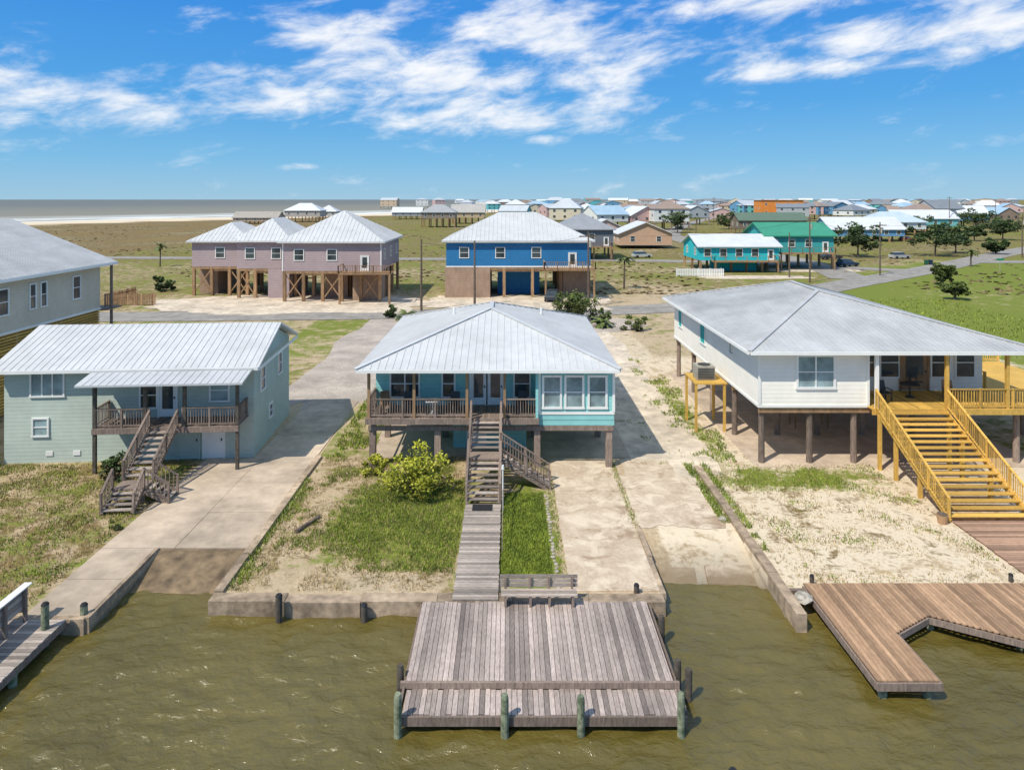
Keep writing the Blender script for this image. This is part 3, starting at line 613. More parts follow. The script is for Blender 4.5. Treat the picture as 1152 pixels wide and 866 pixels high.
# ---------------------------------------------------------------- generic houses
def stilt(label,cx,cy,w,d,zf,ze,za,wm,rm,rot=0,rt='hip',ridge='x',wins=4,np=(4,3),pm=None,deck=None,det=2,group=None,wrow=1,cat='house',glass_=None,brace=True):
    pm=pm or m_brown; h=thing('stilt_house' if zf>1 else 'beach_house',label,cat,(cx,cy,0),rot,group,local=True); hw=w/2;o=.6 if det>0 else .4
    mb=MB().box(-hw,hw,0,d,zf,ze)
    if rt=='gable':
        if ridge=='x':
            for x in(-hw,hw-.05): mb.hexa([(x,0,ze),(x+.05,0,ze),(x+.05,d,ze),(x,d,ze),(x,d/2-.05,za-.12),(x+.05,d/2-.05,za-.12),(x+.05,d/2+.05,za-.12),(x,d/2+.05,za-.12)])
        else:
            for y in(0,d-.05): mb.hexa([(-hw,y,ze),(hw,y,ze),(hw,y+.05,ze),(-hw,y+.05,ze),(-.05,y,za-.12),(.05,y,za-.12),(.05,y+.05,za-.12),(-.05,y+.05,za-.12)])
    mb.build('wall',wm,h)
    if rt=='hip':
        if w>=d: k=max(.3,(w-d)/2); fs=hipf(-hw-o,hw+o,-o,d+o,ze+.04,(-k,d/2,za),(k,d/2,za))
        else: k=d/2-hw; fs=hipf(-hw-o,hw+o,-o,d+o,ze+.04,(0,d/2-k,za),(0,d/2+k,za))
    elif rt=='flat': fs=[[(-hw-o,-o,ze+.3),(hw+o,-o,ze+.3),(hw+o,d+o,ze+.35),(-hw-o,d+o,ze+.35)]]
    elif ridge=='x': fs=[[(-hw-o,-o,ze),(hw+o,-o,ze),(hw+o,d/2,za),(-hw-o,d/2,za)],[(hw+o,d+o,ze),(-hw-o,d+o,ze),(-hw-o,d/2,za),(hw+o,d/2,za)]]
    else: fs=[[(hw+o,-o,ze),(hw+o,d+o,ze),(0,d+o,za),(0,-o,za)],[(-hw-o,d+o,ze),(-hw-o,-o,ze),(0,-o,za),(0,d+o,za)]]
    roof(fs,rm,h,.6 if det>1 else None,.05,.22)
    hh=(ze-zf)/wrow
    for r in range(wrow):
        for k in range(wins):
            x=-hw+w*(k+.5)/wins; zc=zf+hh*(r+.55)
            if deck and r==0 and k==wins-1 and det>0: door(h,(x,0,zf+1.05),X_,NY,1.,2.,m_trim,g_dark); continue
            if det>0: window(h,(x,0,zc),X_,NY,min(1.2,w/wins*.45),min(1.4,hh*.5),m_trim,glass_ or g_dark,1,2,.1)
            else: MB().obox((x,-.02,zc),X_,NY,.6,.6,.04).build('window',g_dark,h)
    for s,n in((-1,NX),(1,X_)):
        for k in range(2 if det<2 else 3):
            y=d*(k+.5)/(2 if det<2 else 3)
            if det>0: window(h,(s*hw,y,(zf+ze)/2+.2),Y_,n,.9,min(1.3,hh*.5),m_trim,g_dark,1,2,.1)
            elif s<0: MB().obox((s*hw-.02,y,(zf+ze)/2),Y_,n,.6,.6,.04).build('window',g_dark,h)
    if zf>1:
        xs=[-hw+.2+(w-.4)*i/(np[0]-1) for i in range(np[0])]; ysx=[.2+(d-.4)*i/(np[1]-1) for i in range(np[1])]
        piles(h,xs,ysx,zf,pm,.2 if det else .25,sq=True)
        if det>1:
            mb=MB()
            for i in range(len(xs)-1):
                if i%2==0 and brace: mb.bar((xs[i],.15,.3),(xs[i+1],.15,zf-.3),.08,.16);mb.bar((xs[i+1],.2,.3),(xs[i],.2,zf-.3),.08,.16)
                else: mb.bar((xs[i],.15,zf-.5),(xs[i+1],.15,zf-.5),.08,.2)
            mb.box(-hw,hw,.02,.14,zf-.35,zf-.02);mb.build('brace',pm,h)
    if deck:
        x0,x1,dd=deck
        MB().box(x0,x1,-dd,-.02,zf-.2,zf).build('deck',pm,h)
        mb=MB();rail(mb,(x0,-dd,zf),(x1,-dd,zf),1.0,2.,.3 if det>1 else 0,.12,.06);rail(mb,(x0,-dd,zf),(x0,0,zf),1.,2.,0,.12);rail(mb,(x1,-dd,zf),(x1,0,zf),1.,2.,0,.12);mb.build('railing',pm,h)
        if zf>1:
            for x in(x0+.15,x1-.15): MB().box(x-.12,x+.12,-dd+.02,-dd+.26,0,zf-.2).build('deck_post',pm,h)
    return h
h=stilt('leftmost mauve stilt house section with a pale roof, set furthest back of the mauve group',-41.8,99,8.2,12,4.2,7.9,10.5,m_mauve,m_roofw,wins=1,np=(4,3))
MB().box(-3.9,-1.2,2,9,0,4.1).build('storage_room',m_board,h)
h=stilt('middle mauve stilt house of the mauve group, with a peaked pale roof',-34.6,96.3,7.4,13,4.2,8.1,11.2,m_mauve,m_roofw,wins=2,np=(4,3))
MB().box(.7,3.7,-.03,9,0,4.17).build('storage_room',m_mauve,h)
h=stilt('rightmost and largest mauve stilt house of the mauve group, with a brown side deck',-24.0,92.8,13.4,15,4.2,8.2,12.3,m_mauve,m_roofw,wins=3,np=(6,4),deck=(1.5,8.4,2.6))
for sx_ in(-6.75,6.6): MB().box(sx_,sx_+.15,-.06,-.01,4.2,8.0).build('corner_trim',m_trim,h)
MB().box(2.6,6.4,1,9,0,4.1).build('lattice_store',m_board,h);MB().box(-2,1.2,4,9,0,4.1).build('storage_room',m_board,h)
h=stilt('bright blue stilt house with a pale hip roof beyond the road',1.4,97,20.5,15,4.3,8.1,12.0,m_blue,m_roofw,wins=4,np=(6,4),deck=(3.6,10.6,2.8),pm=m_brown,brace=False)
MB().box(-10.4,-4.0,-.3,10,.0,4.25).build('lattice_store',m_board,h);MB().box(-3,3.2,4,13,.0,4.28).build('storage_room',m_blue,h);MB().box(6.5,10,1.5,12,.0,4.25).build('lattice_store',m_board,h)
MB().box(-10.3,10.3,-.05,-.01,7.75,8.0).box(-10.3,10.3,-.05,-.01,4.3,4.5).build('trim',m_trim,h)
def fromp(label,x0,x1,yg,yf,ye,ya,wc,rc,d=11,rt='gable',ridge='x',wins=4,deck=False,rot=0,det=1,wrow=1,group=None):
    Y=10752/(yg-224); X0=(x0-CX)*Y/F;X1=(x1-CX)*Y/F; z=lambda y,Yd:14-(y-224)*Yd/F
    zf=max(.05,z(yf,Y));ze=z(ye,Y);za=z(ya,Y+d/2); za=max(ze+1.0,min(za,ze+4.5));w=X1-X0
    return stilt(label,(X0+X1)/2,Y,w,d,zf,ze,za,paint(wc),paint(rc,kind='r'),rot,rt,ridge,wins,(4 if w<14 else 6,3),None,(-w*.35,w*.45,2.2) if deck else None,det,group,wrow)
W=(.76,.77,.77);GR=(.34,.35,.37);TAN=(.6,.44,.28);TEAL=(.03,.52,.56);NAVY=(.04,.13,.26)
h=fromp('turquoise raised house with white gable roof and white porch rails',787,876,306,293,277,263,TEAL,W,12,deck=True,wins=5)
MB().box(-3,4,2,9,0,1.95).build('storage_room',paint(TEAL),h)
fromp('teal stilt house with a dark green metal roof behind the turquoise house',862,938,303,284,265,250,(.05,.36,.35),(.06,.33,.20),12,deck=True)
fromp('tan house with white gable roof behind the bright blue house',697,756,280,276,263,249,(.62,.40,.26),W,13,ridge='y',wins=2)
fromp('dark grey stilt house just right of the bright blue house',626,690,292,277,258,240,(.16,.18,.21),GR,13,'hip',deck=True)
fromp('pink beige small house with pitched roof by the tan house',664,700,273,266,256,246,(.62,.46,.42),W,10,ridge='y',wins=2)
fromp('long brown house with an olive green roof beside the orange house',832,908,264,258,248,239,(.22,.17,.12),(.14,.20,.14),11,wins=6)
fromp('orange two-storey house on the right skyline',856,904,248,244,225.5,223,(.85,.30,.06),(.6,.25,.08),13,'flat',wins=4,wrow=2)
fromp('long low white-roofed house with blue walls in the right distance',935,1018,272,266,258,244,(.14,.33,.52),W,14,wins=6)
fromp('large house with a pale blue-grey roof right of the long low one',980,1042,265,258,250,238,(.72,.76,.76),(.56,.66,.74),13,'hip')
fromp('white-roofed turquoise-walled house before the dark trees',1010,1078,262,255,246,236,(.2,.55,.58),W,13)
fromp('small low tan cottage with brown roof at the edge of the dunes',262,312,252,249,245,238,(.55,.44,.33),(.44,.39,.33),12,wins=5)
fromp('white-roofed house alone by the beach on the left horizon',320,360,250,244,237,228,(.5,.46,.41),W,14,'hip')
fromp('second white-roofed beach house left of the mauve roof peak',357,378,247,243,238,231,(.6,.57,.53),W,12,'hip',wins=3)
fromp('brown stilt house with grey roof above the gap between the mauve and blue houses',474,512,256,246,239,230,(.3,.23,.18),(.42,.42,.42),12,'hip')
fromp('tan stilt house next to the brown one on the horizon',508,545,252,245,239,229,TAN,(.5,.47,.43),13)
fromp('low grey beach house with white roof left of the brown stilt house',441,474,247,243,239,233,(.38,.41,.43),W,13)
random.seed(33)
ordn=['first','second','third','fourth','fifth','sixth','seventh','eighth','ninth','tenth','eleventh','twelfth','thirteenth','fourteenth','fifteenth','sixteenth','seventeenth','eighteenth','nineteenth','twentieth','twenty-first','twenty-second','twenty-third','twenty-fourth','twenty-fifth','twenty-sixth','twenty-seventh','twenty-eighth']
cols=[('white',(.8,.8,.77)),('grey',(.42,.45,.48)),('tan',(.6,.46,.32)),('blue',(.14,.33,.52)),('cream',(.72,.63,.48)),('turquoise',(.15,.52,.54)),('pink',(.66,.44,.41)),('brown',(.32,.23,.17))]
rcols=[('white',W),('white',W),('pale grey',(.58,.61,.64)),('dark grey',(.26,.28,.30)),('light blue',(.42,.58,.70)),('brown',(.38,.28,.22))]
rowdef=[('front',18,(585,1150),(253,260)),('second',22,(560,1150),(245,250)),('middle',26,(545,1150),(239,243)),('rear',28,(430,1150),(234,237)),('farthest',26,(500,1150),(230,232))]
for rn,n,(a,b),(y0,y1) in rowdef:
    for i in range(n):
        px=a+(b-a)*(i+.5)/n+random.uniform(-7,7);yg=random.uniform(y0,y1)
        if rn=='front' and (px<625 or 820<px<1020): yg=random.uniform(244,248)
        Y=10752/(yg-224);X=(px-CX)*Y/F;wn_,wc=random.choice(cols);rn_,rc=random.choice(rcols)
        big={'front':1,'second':1,'middle':1.15,'rear':1.35,'farthest':1.9}[rn]
        w=random.uniform(10,20)*big;zf=random.uniform(2.8,4.2);two=random.random()<.55;ze=zf+(5.8 if two else 3.2)
        if rn in('rear','farthest'): ze+=random.uniform(1,4)
        stilt(f'{wn_} distant house with {rn_} roof, {ordn[i]} from the left in the {rn} skyline row',X,Y,w,random.uniform(11,15),zf,ze,ze+random.uniform(2.2,4.4),paint(wc),paint(rc,kind='r'),random.uniform(-.5,.5),random.choice(('hip','gable')),random.choice('xy'),3,(3,2),m_grey,None,0,wrow=2 if two else 1)
# ---------------------------------------------------------------- PLANTS
def leaves(mb,c,rad,n,size,flat=.9,spread=.5):
    c=V(c)
    cl_=[(V((random.gauss(0,spread),random.gauss(0,spread),random.gauss(0,spread*.85))),random.uniform(.16,.42)) for _ in range(max(8,n//70))]
    for k in range(n):
        q,r=random.choice(cl_); d=V((random.gauss(0,1),random.gauss(0,1),random.gauss(0,1))).normalized()
        p=q+d*r*random.uniform(.5,1)
        if p.length>1.25: p=p.normalized()*random.uniform(.9,1.2)
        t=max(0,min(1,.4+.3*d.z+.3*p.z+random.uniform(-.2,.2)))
        P=V((c.x+p.x*rad[0],c.y+p.y*rad[1],max(.05,c.z+p.z*rad[2])))
        u=V((random.gauss(0,1),random.gauss(0,1),random.gauss(0,.6))).normalized();w=u.cross(V((random.gauss(0,1),random.gauss(0,1),random.gauss(0,1)))).normalized();s=size*random.uniform(.6,1.3)
        mb.face([P-u*s,P+w*s*.45,P+u*s,P-w*s*.45],t)
def bush(x,y,rx,rz,n,size,mat,label,cat='bush',name='bush'):
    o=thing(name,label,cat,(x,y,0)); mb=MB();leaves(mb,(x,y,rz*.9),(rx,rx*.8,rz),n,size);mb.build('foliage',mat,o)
    mb=MB()
    for k in range(6):
        a=k*1.05;mb.cyl((x,y,-.05),(x+math.cos(a)*rx*.6,y+math.sin(a)*rx*.5,rz*1.1),.035,.012,5)
    mb.build('stem',m_bark,o)
def tree(x,y,hh,r,n,size,mat,label):
    o=thing('tree',label,'tree',(x,y,0)); mb=MB();mb.cyl((x,y,-.1),(x+.1,y,hh*.5),.22,.14,8)
    for k in range(6):
        a=k*1.05+random.random();mb.cyl((x,y,hh*random.uniform(.25,.45)),(x+math.cos(a)*r*.7,y+math.sin(a)*r*.6,hh*random.uniform(.6,.85)),.1,.03,5)
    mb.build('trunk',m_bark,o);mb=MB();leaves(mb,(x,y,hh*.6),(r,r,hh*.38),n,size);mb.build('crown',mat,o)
def palm(x,y,hh,label,fr=1.8,n=16):
    o=thing('palm_tree' if hh>1.5 else 'palmetto',label,'palm',(x,y,0));mb=MB();mb.cyl((x,y,-.05),(x+.1,y,hh),.17,.12,8);mb.build('trunk',m_bark,o)
    for k in range(n):
        mb=MB();a=k*2.4;el=random.uniform(-.1,1.2);pr=V((x+.1,y,hh));dr=V((math.cos(a),math.sin(a),0));L=fr*random.uniform(.8,1.1)
        for j in range(6):
            el2=el-j*.28;nx_=pr+(dr*math.cos(el2)+V((0,0,math.sin(el2))))*L/6;sd_=dr.cross(V((0,0,1)))*L*.16*(1-abs(j-2.2)/5)
            mb.face([pr-sd_-V((0,0,.08)),pr,nx_,nx_-sd_*.9-V((0,0,.1))],random.random());mb.face([pr,pr+sd_-V((0,0,.08)),nx_+sd_*.9-V((0,0,.1)),nx_],random.random());pr=nx_
        mb.build('frond',m_leaf,o)
bush(-4.4,32.3,1.5,1.2,4200,.09,m_leafy,'large yellow-green bush in front of the turquoise house')
bush(-6.7,34.6,.7,.6,700,.09,m_leafy,'smaller yellow-green bush left of the large one by the turquoise house')
bush(7.9,79,2.3,1.9,3400,.17,m_leaf,'dense rounded bush by the road behind the turquoise house');bush(10.6,76.5,1.1,1,900,.15,m_leaf,'small bush right of the dense rounded roadside bush')
bush(-13.9,80.5,1.1,.8,600,.18,m_leafd,'small dark bush at the roadside left of the blue house')
bush(-19.6,34.0,.8,.7,1000,.09,m_leafd,'dark green bush at the foot of the sage house porch post');bush(-20.4,35.2,.6,.4,500,.09,m_leaf,'low green plant against the sage house wall')
bush(-16.6,28.9,.3,.2,200,.06,m_leaf,'tiny green weed beside the left concrete drive')
bush(-53,104,2,1.3,900,.25,m_leafd,'green bush left of the mauve houses by the brown fence');bush(-46,114,2.2,1,700,.25,m_leaf,'low scrub bush behind the leftmost mauve house')
bush(13.3,73,1.4,.9,700,.16,m_leaf,'green shrub beside the sand drive near the road')
for px,yg,hh,r,l in((965,289,8.5,4.8,'round dark green tree right of the green-roofed house'),(1052,288,8,5.5,'broad dark green tree behind the road bend, left of a pair'),(1075,285,7,3.6,'dark green tree touching the broad one on its right'),(1100,262,10,7,'tall dark tree group crown on the right skyline'),(1128,270,8,6,'bushy tree at the right edge beside the far road'),(1096,271,5,3,'small tree under the tall skyline trees'),(1060,321,3.6,1.8,'small round tree on the green lawn, the farther one'),(1074,337,2.4,1.5,'small low tree on the green lawn, the nearer one'),(762,262,9,6,'dark tree among the distant houses behind the tan house'),(820,258,8,6,'dark tree left of the long brown house'),(1120,286,4,2.5,'small tree by the right hand road'),(728,252,8,6,'dark tree on the skyline just left of the tan house peak'),(1030,262,8,6,'dark tree between the pale blue roof and the right skyline trees')):
    X,Y=G(px,yg);tree(X,Y,hh,r,2200,.26 if Y<120 else .42,m_leafd if hh>3.7 else m_leaf,l)
for px,yg,hh,l in((180,300,4.2,'lone palm in the brown marsh at the left'),(702,325,4.5,'palm tree on the verge right of the blue house'),(783,262,6,'palm among the distant houses on the skyline'),(1092,300,3,'young palm beside the right hand road')):
    X,Y=G(px,yg);palm(X,Y,hh,l)
for px,yg,l in((456,360,'spiky palmetto clump at the roadside left of the turquoise house roof'),(676,368,'spiky palmetto clump at the roadside right of the turquoise house roof')):
    X,Y=G(px,yg);palm(X,Y,.35,l,1.7,22)
def blades(name,mat,regs,label):
    mb=MB()
    for x0,x1,y0,y1,n,hgt,wd,thr in regs:
        for k in range(n):
            x=random.uniform(x0,x1);y=random.uniform(y0,y1)
            v=region(x,y)[0]+.9*noise.noise(V((x*.55,y*.55,3)))+.45*noise.noise(V((x*2.2,y*2.2,1)))
            if v<thr: continue
            a=random.uniform(0,6.3);h_=hgt*random.uniform(.4,1.2);dx=math.cos(a)*wd;dy=math.sin(a)*wd;lx=random.gauss(0,.4)*h_;ly=random.gauss(0,.4)*h_
            mb.face([(x-dx,y-dy,0),(x+dx,y+dy,0),(x+lx,y+ly,h_)],random.random())
    o=mb.build(name,mat);tag(o,label,'grass',kind='stuff')
blades('grass',m_grass,[(-9.9,-2.05,24.4,37,46000,.13,.017,.5),(-.3,1.65,24.3,32.5,14000,.12,.017,.3),(-30,-16.5,23.2,36,28000,.14,.02,.48),(10.2,19,24.8,36,12000,.13,.02,.46),(10,12.6,36,60,7000,.2,.03,.5),(-9.9,-7.5,37,52,6000,.2,.03,.4),(28,60,60,95,5000,.3,.06,.5),(-10.08,-9.8,24.4,36,900,.22,.02,-.1),(10.05,10.4,25,36,1100,.22,.02,-.1),(9.2,9.6,29.5,36,1200,.2,.02,-.1),(5.3,5.6,29,36.5,500,.14,.015,-1),(1.9,2.2,25,34,600,.12,.015,-1),(6.2,10.2,36,52,5000,.16,.025,.42)],'short green grass growing over the three waterfront lots')
blades('dry_grass',m_dry,[(-9.9,-2.05,24.4,37,20000,.12,.014,.1),(-30,-16.5,23.2,36,20000,.14,.018,.0),(10.2,19,24.8,36,6500,.12,.016,.05)],'straw coloured dead grass between the green patches')
mb=MB()
for k in range(4500):
    y=100+260*random.random()**1.5;x=random.uniform(-.78,.8)*y
    if -48<x<12 and 92<y<115: continue
    if noise.noise(V((x*.03,y*.03,5)))<.0: continue
    if abs(y-161)<6 or (x>20 and abs(y-(95+(x-36)*.86))<9): continue
    h_=random.uniform(.1,.28)
    for j in range(3):
        a=random.uniform(0,6.3);mb.face([(x-math.cos(a)*.5,y-math.sin(a)*.5,0),(x+math.cos(a)*.5,y+math.sin(a)*.5,0),(x+random.gauss(0,.4),y+random.gauss(0,.4),h_)],random.random())
tag(mb.build('marsh_scrub',m_scrub),'low olive scrub scattered over the marsh beyond the road','scrub',kind='stuff')
def rock(x,y,r):
    mb=MB();n=7;rings=[]
    for z,k in((0,1),(.4,1.05),(.7,.6)): rings.append([(x+math.cos(i*6.283/n)*r*k*random.uniform(.75,1.2),y+math.sin(i*6.283/n)*r*k*random.uniform(.75,1.2),z*r) for i in range(n)])
    for a in range(2):
        for i in range(n): j=(i+1)%n;mb.face([rings[a][i],rings[a][j],rings[a+1][j],rings[a+1][i]])
    mb.face(rings[2]);return mb.build('edging_stone',m_rock,loc=(x,y,0))
for k in range(30):
    tag(rock(1.78+random.uniform(-.05,.05),24.6+k*.26,random.uniform(.06,.095)),'pale stone in the row edging the grass strip beside the boardwalk','stone','pale stones edging the grass strip')
for i,(x,y,r,l) in enumerate(((9.35,29.8,.2,'rubble rock near the top of the right boat ramp'),(10.3,23.9,.3,'brown rubble rock at the end of the right bulkhead'),(10.25,31.2,.13,'small rock on sand beside the right bulkhead'))): tag(rock(x,y,r),l,'rock')
o=MB();o.cyl((-8.9,28.6,.08),(-8.3,30.0,.1),.1,.06,8);o.cyl((-8.6,29.3,.1),(-8.2,29.6,.25),.04,.02,6);tag(o.build('driftwood_log',m_bark,loc=(-8.6,29.3,0)),'dark driftwood log lying on the grass by the left kerb wall','log')
def fence(pts,hh,m,label,ps=2.,sl=.22):
    a0=pts[0];o=thing('fence',label,'fence',(a0[0],a0[1],0));mb=MB()
    for a,b in zip(pts,pts[1:]):
        a=V((a[0],a[1],0));b=V((b[0],b[1],0));n=max(1,int((b-a).length/sl))
        mb.bar(a+V((0,0,hh*.8)),b+V((0,0,hh*.8)),.05,.1);mb.bar(a+V((0,0,hh*.3)),b+V((0,0,hh*.3)),.05,.1)
        for k in range(n): p=a.lerp(b,(k+.5)/n);mb.bar(p+V((0,0,.05)),p+V((0,0,hh)),sl*.7,.04,random.random())
        for k in range(int((b-a).length/ps)+1):
            p=a+(b-a).normalized()*k*ps;MB().bar(p,p+V((0,0,hh+.1)),.12,.12).build('post',m,o)
    mb.build('pickets',m,o)
fence([(-53,97),(-53,90),(-46.5,90)],1.5,m_brown,'brown timber fence left of the mauve houses')
fence([(30.5,124),(39,123.5)],1.4,m_trim,'white picket fence left of the turquoise house',2.,.3)
def pole(px,yg,hh,label,arm=1.2):
    X,Y=G(px,yg);o=thing('utility_pole',label,'utility pole',(X,Y,0));MB().cyl((X,Y,-.1),(X,Y,hh),.16,.1,8).build('shaft',m_bark,o)
    if arm: MB().box(X-arm,X+arm,Y-.06,Y+.06,hh-.7,hh-.55).build('crossarm',m_bark,o);MB().cyl((X+.25,Y,hh-2),(X+.25,Y,hh-1.2),.18).build('transformer',m_acm,o)
    return V((X,Y,hh-.5))
P1=pole(662,346,9.8,'tall utility pole right of the blue house by the road');P2=pole(474,350,9,'utility pole left of the blue house by the road',.0)
P3=pole(534,345,8.6,'thin pole in front of the blue house left bay',.0);P4=pole(911,318,11,'tall utility pole beside the green-roofed house');P5=pole(990,310,9.8,'utility pole on the verge left of the lawn');P6=pole(1068,262,15,'distant utility pole on the right skyline');P7=pole(888,312,8,'short pole left of the tall one by the green-roofed house',.0);P8=pole(1150,290,10,'utility pole at the right edge of the photo')
pole(803,252,15,'distant utility pole on the skyline behind the turquoise house');pole(760,258,14,'distant utility pole on the skyline right of the tan house');pole(1120,256,14,'distant utility pole behind the right edge trees')
def wire(a,b,label):
    mb=MB();pr=a
    for k in range(1,13):
        t=k/12;p=a.lerp(b,t)-V((0,0,4*t*(1-t)*1.0));mb.bar(pr,p,.03,.03);pr=p
    tag(mb.build('power_line',m_dkm,loc=tuple(a)),label,'power line')
wire(P2,P1,'power line between the two poles beside the blue house');wire(P1,P4,'power line from the blue house pole to the green-roofed house pole');wire(P4,P5,'power line between the tall pole and the lawn verge pole');wire(P5,P8,'power line running to the pole at the right edge')
def car(px,yg,rot,c,label,L=4.6):
    X,Y=G(px,yg);o=thing('parked_car',label,'car',(X,Y,0),rot,'parked cars',local=True);m=paint(c,.2,'r')
    prof=[(-L/2,.35),(L/2,.35),(L/2,.8),(L*.28,.95),(-L*.48,.95),(-L/2,.75)]
    mb=MB();f=[(x,-.9,z) for x,z in prof];g=[(x,.9,z) for x,z in prof];mb.face(f);mb.face(g[::-1])
    for k in range(len(f)): j=(k+1)%len(f);mb.face([f[k],g[k],g[j],f[j]])
    mb.build('body',m,o)
    MB().hexa([(-L*.45,-.82,.95),(L*.24,-.82,.95),(L*.24,.82,.95),(-L*.45,.82,.95),(-L*.38,-.68,1.5),(L*.1,-.68,1.5),(L*.1,.68,1.5),(-L*.38,.68,1.5)]).build('window_band',g_dark,o)
    MB().box(-L*.37,L*.09,-.68,.68,1.5,1.56).build('cabin_roof',m,o)
    for x in(-L*.32,L*.32):
        for y in(-.88,.88): MB().cyl((x,y-.1,.34),(x,y+.1,.34),.34,.34,14).build('wheel',m_black,o)
    for y in(-.6,.6): MB().box(L/2,L/2+.03,y-.18,y+.18,.6,.75).build('headlight',m_trim,o)
car(953,300,.3,(.03,.06,.12),'dark navy car parked near the green-roofed house');car(935,292,.1,(.05,.05,.05),'black car behind the navy one in the right distance');car(1012,291,.2,(.5,.5,.5),'silver car parked left of the broad dark tree');car(1020,271,0,(.35,.04,.03),'red car in front of the white-roofed distant house');car(722,290,.2,(.6,.6,.6),'white car between the dark grey and turquoise houses')
car(622,338,1.4,(.04,.05,.06),'dark car parked under the blue house')
def bin_(px,yg,c,label):
    X,Y=G(px,yg);o=thing('wheelie_bin',label,'bin',(X,Y,0),local=True);MB().hexa([(-.25,-.25,.05),(.25,-.25,.05),(.25,.25,.05),(-.25,.25,.05),(-.32,-.35,1.0),(.32,-.35,1.0),(.32,.35,1.0),(-.32,.35,1.0)]).build('body',paint(c,.2,'r'),o);MB().box(-.34,.34,-.37,.37,1.0,1.07).build('lid',paint(c,.2,'r'),o)
    for x in(-.27,.27): MB().cyl((x-.03,.3,.1),(x+.03,.3,.1),.1).build('wheel',m_black,o)
bin_(1042,298,(.03,.14,.08),'green wheelie bin at the roadside by the broad tree, left of two');bin_(1047,298,(.02,.05,.1),'dark wheelie bin at the roadside, right of two')
X,Y=G(1125,306);o=thing('street_sign','green street sign on a pole at the right hand road','street sign',(X,Y,0));MB().cyl((X,Y,0),(X,Y,2.6),.05).build('pole',m_acm,o);MB().box(X-.7,X+.7,Y-.1,Y-.06,2.2,2.6).build('sign_plate',paint((.02,.3,.14),.2,'r'),o)
# ---------------------------------------------------------------- LIGHT, SKY, CAMERA
sd_=V((-.55,-.52,1)).normalized()
L=bpy.data.lights.new('sun','SUN');L.energy=4.2;L.angle=math.radians(.6);L.color=(1,.94,.82);so=bpy.data.objects.new('sun',L);C.objects.link(so);so.rotation_euler=(-sd_).to_track_quat('-Z','Y').to_euler()
w=bpy.data.worlds.new('World');S.world=w;w.use_nodes=True;nt=w.node_tree;bg=nt.nodes['Background']
sk=nd(nt,'ShaderNodeTexSky',sky_type='NISHITA',sun_disc=False);sk.sun_elevation=math.asin(sd_.z);sk.sun_rotation=math.atan2(sd_.x,sd_.y);sk.air_density=1.0;sk.dust_density=.3;sk.ozone_density=2.5
tc=nd(nt,'ShaderNodeTexCoord');sp=nd(nt,'ShaderNodeSeparateXYZ');nt.links.new(tc.outputs['Generated'],sp.inputs[0])
az=math_(nt,'ARCTAN2',sp.outputs[0],sp.outputs[1]);el=math_(nt,'ARCSINE',sp.outputs[2])
cr=nd(nt,'ShaderNodeValToRGB');nt.links.new(mrange(nt,el,0,1.2),cr.inputs[0])
e=cr.color_ramp.elements;e[0].position=0;e[0].color=(.36,.64,.86,1);e[1].position=1;e[1].color=(.22,.38,.62,1)
for p_,c_ in((.045,(.20,.55,.90,1)),(.11,(.085,.42,.90,1)),(.22,(.04,.31,.88,1)),(.45,(.12,.34,.72,1))):
    q=e.new(p_);q.color=c_
g10=nd(nt,'ShaderNodeVectorMath',operation='SCALE');nt.links.new(cr.outputs[0],g10.inputs[0]);g10.inputs['Scale'].default_value=8.6
skc=mixc(nt,.9,sk.outputs[0],g10.outputs[0])
cv=nd(nt,'ShaderNodeCombineXYZ');nt.links.new(az,cv.inputs[0]);nt.links.new(el,cv.inputs[1])
dens=None
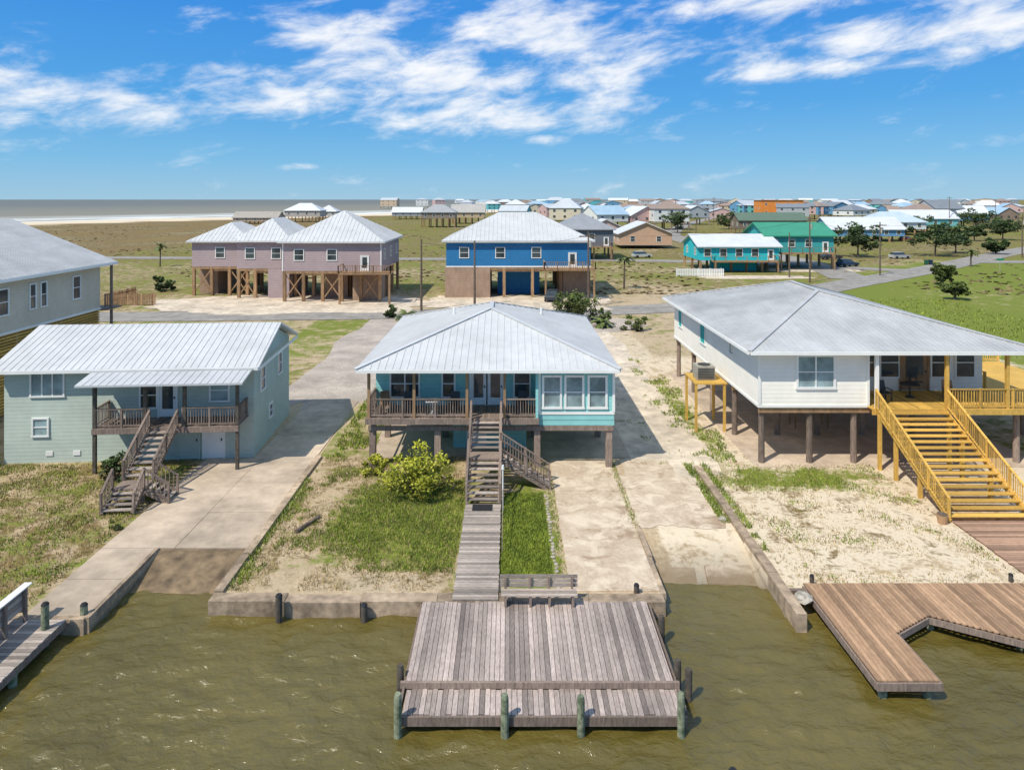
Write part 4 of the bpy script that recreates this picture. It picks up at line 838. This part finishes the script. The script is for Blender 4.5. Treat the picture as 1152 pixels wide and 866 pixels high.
for px,py,sx_,sy_,am in((30,112,66,24,1.05),(145,125,65,20,1.),(390,38,75,26,1.0),(490,90,125,40,1.0),(610,35,115,34,.95),(310,108,100,24,.95),(560,132,140,17,.95),(680,80,75,38,.9),(880,78,95,16,.95),(1010,42,110,26,1.05),(1110,15,80,34,1.1),(860,6,120,18,.9),(335,187,22,4,.7),(612,158,24,7,.9)):
    a=math.atan((px-CX)/F);e_=math.atan((224-py)/F*math.cos(a));s1=sx_/F*math.cos(a)**2;s2=sy_/F*math.cos(a)
    v=nd(nt,'ShaderNodeVectorMath',operation='SUBTRACT');nt.links.new(cv.outputs[0],v.inputs[0]);v.inputs[1].default_value=(a,e_,0)
    v2=nd(nt,'ShaderNodeVectorMath',operation='MULTIPLY');nt.links.new(v.outputs[0],v2.inputs[0]);v2.inputs[1].default_value=(1/s1,1/s2,0)
    v3=nd(nt,'ShaderNodeVectorMath',operation='DOT_PRODUCT');nt.links.new(v2.outputs[0],v3.inputs[0]);nt.links.new(v2.outputs[0],v3.inputs[1])
    g=math_(nt,'EXPONENT',math_(nt,'MULTIPLY',v3.outputs['Value'],-.7));g=math_(nt,'MULTIPLY',g,am);dens=g if dens is None else math_(nt,'MAXIMUM',dens,g)
# streaks drift up to the right: shear the noise domain a little
vs=nd(nt,'ShaderNodeCombineXYZ');nt.links.new(math_(nt,'MULTIPLY',az,.85),vs.inputs[0]);nt.links.new(math_(nt,'MULTIPLY_ADD',az,-.35,math_(nt,'MULTIPLY',el,2.3)),vs.inputs[1])
cn=noi(nt,vs.outputs[0],12,8,.62,.25)
hi=mrange(nt,el,.35,.7,0,.5);dens=math_(nt,'MAXIMUM',dens,hi)
q=math_(nt,'ADD',math_(nt,'MULTIPLY',dens,.66),math_(nt,'MULTIPLY',math_(nt,'SUBTRACT',cn,.5),1.9))
cm=nd(nt,'ShaderNodeMapRange',interpolation_type='SMOOTHSTEP');nt.links.new(q,cm.inputs[0]);cm.inputs[1].default_value=.12;cm.inputs[2].default_value=.85
shd=mrange(nt,noi(nt,vs.outputs[0],8,3,.5),.35,.65)
cc=mixc(nt,shd,(8.4,8.8,9.4),(9.9,9.9,9.9))
nt.links.new(mixc(nt,math_(nt,'MULTIPLY',cm.outputs[0],.97),skc,cc),bg.inputs['Color']);bg.inputs['Strength'].default_value=.105
cd=bpy.data.cameras.new('camera');cam=bpy.data.objects.new('camera',cd);C.objects.link(cam);cam.location=(0,0,14);cam.rotation_euler=(math.pi/2,0,0)
cd.sensor_width=36;cd.lens=24;cd.shift_x=4/1152;cd.shift_y=-(433-224)/1152;cd.clip_start=.1;cd.clip_end=40000
S.camera=cam
S.view_settings.view_transform='Standard';S.view_settings.look='None';S.view_settings.exposure=0
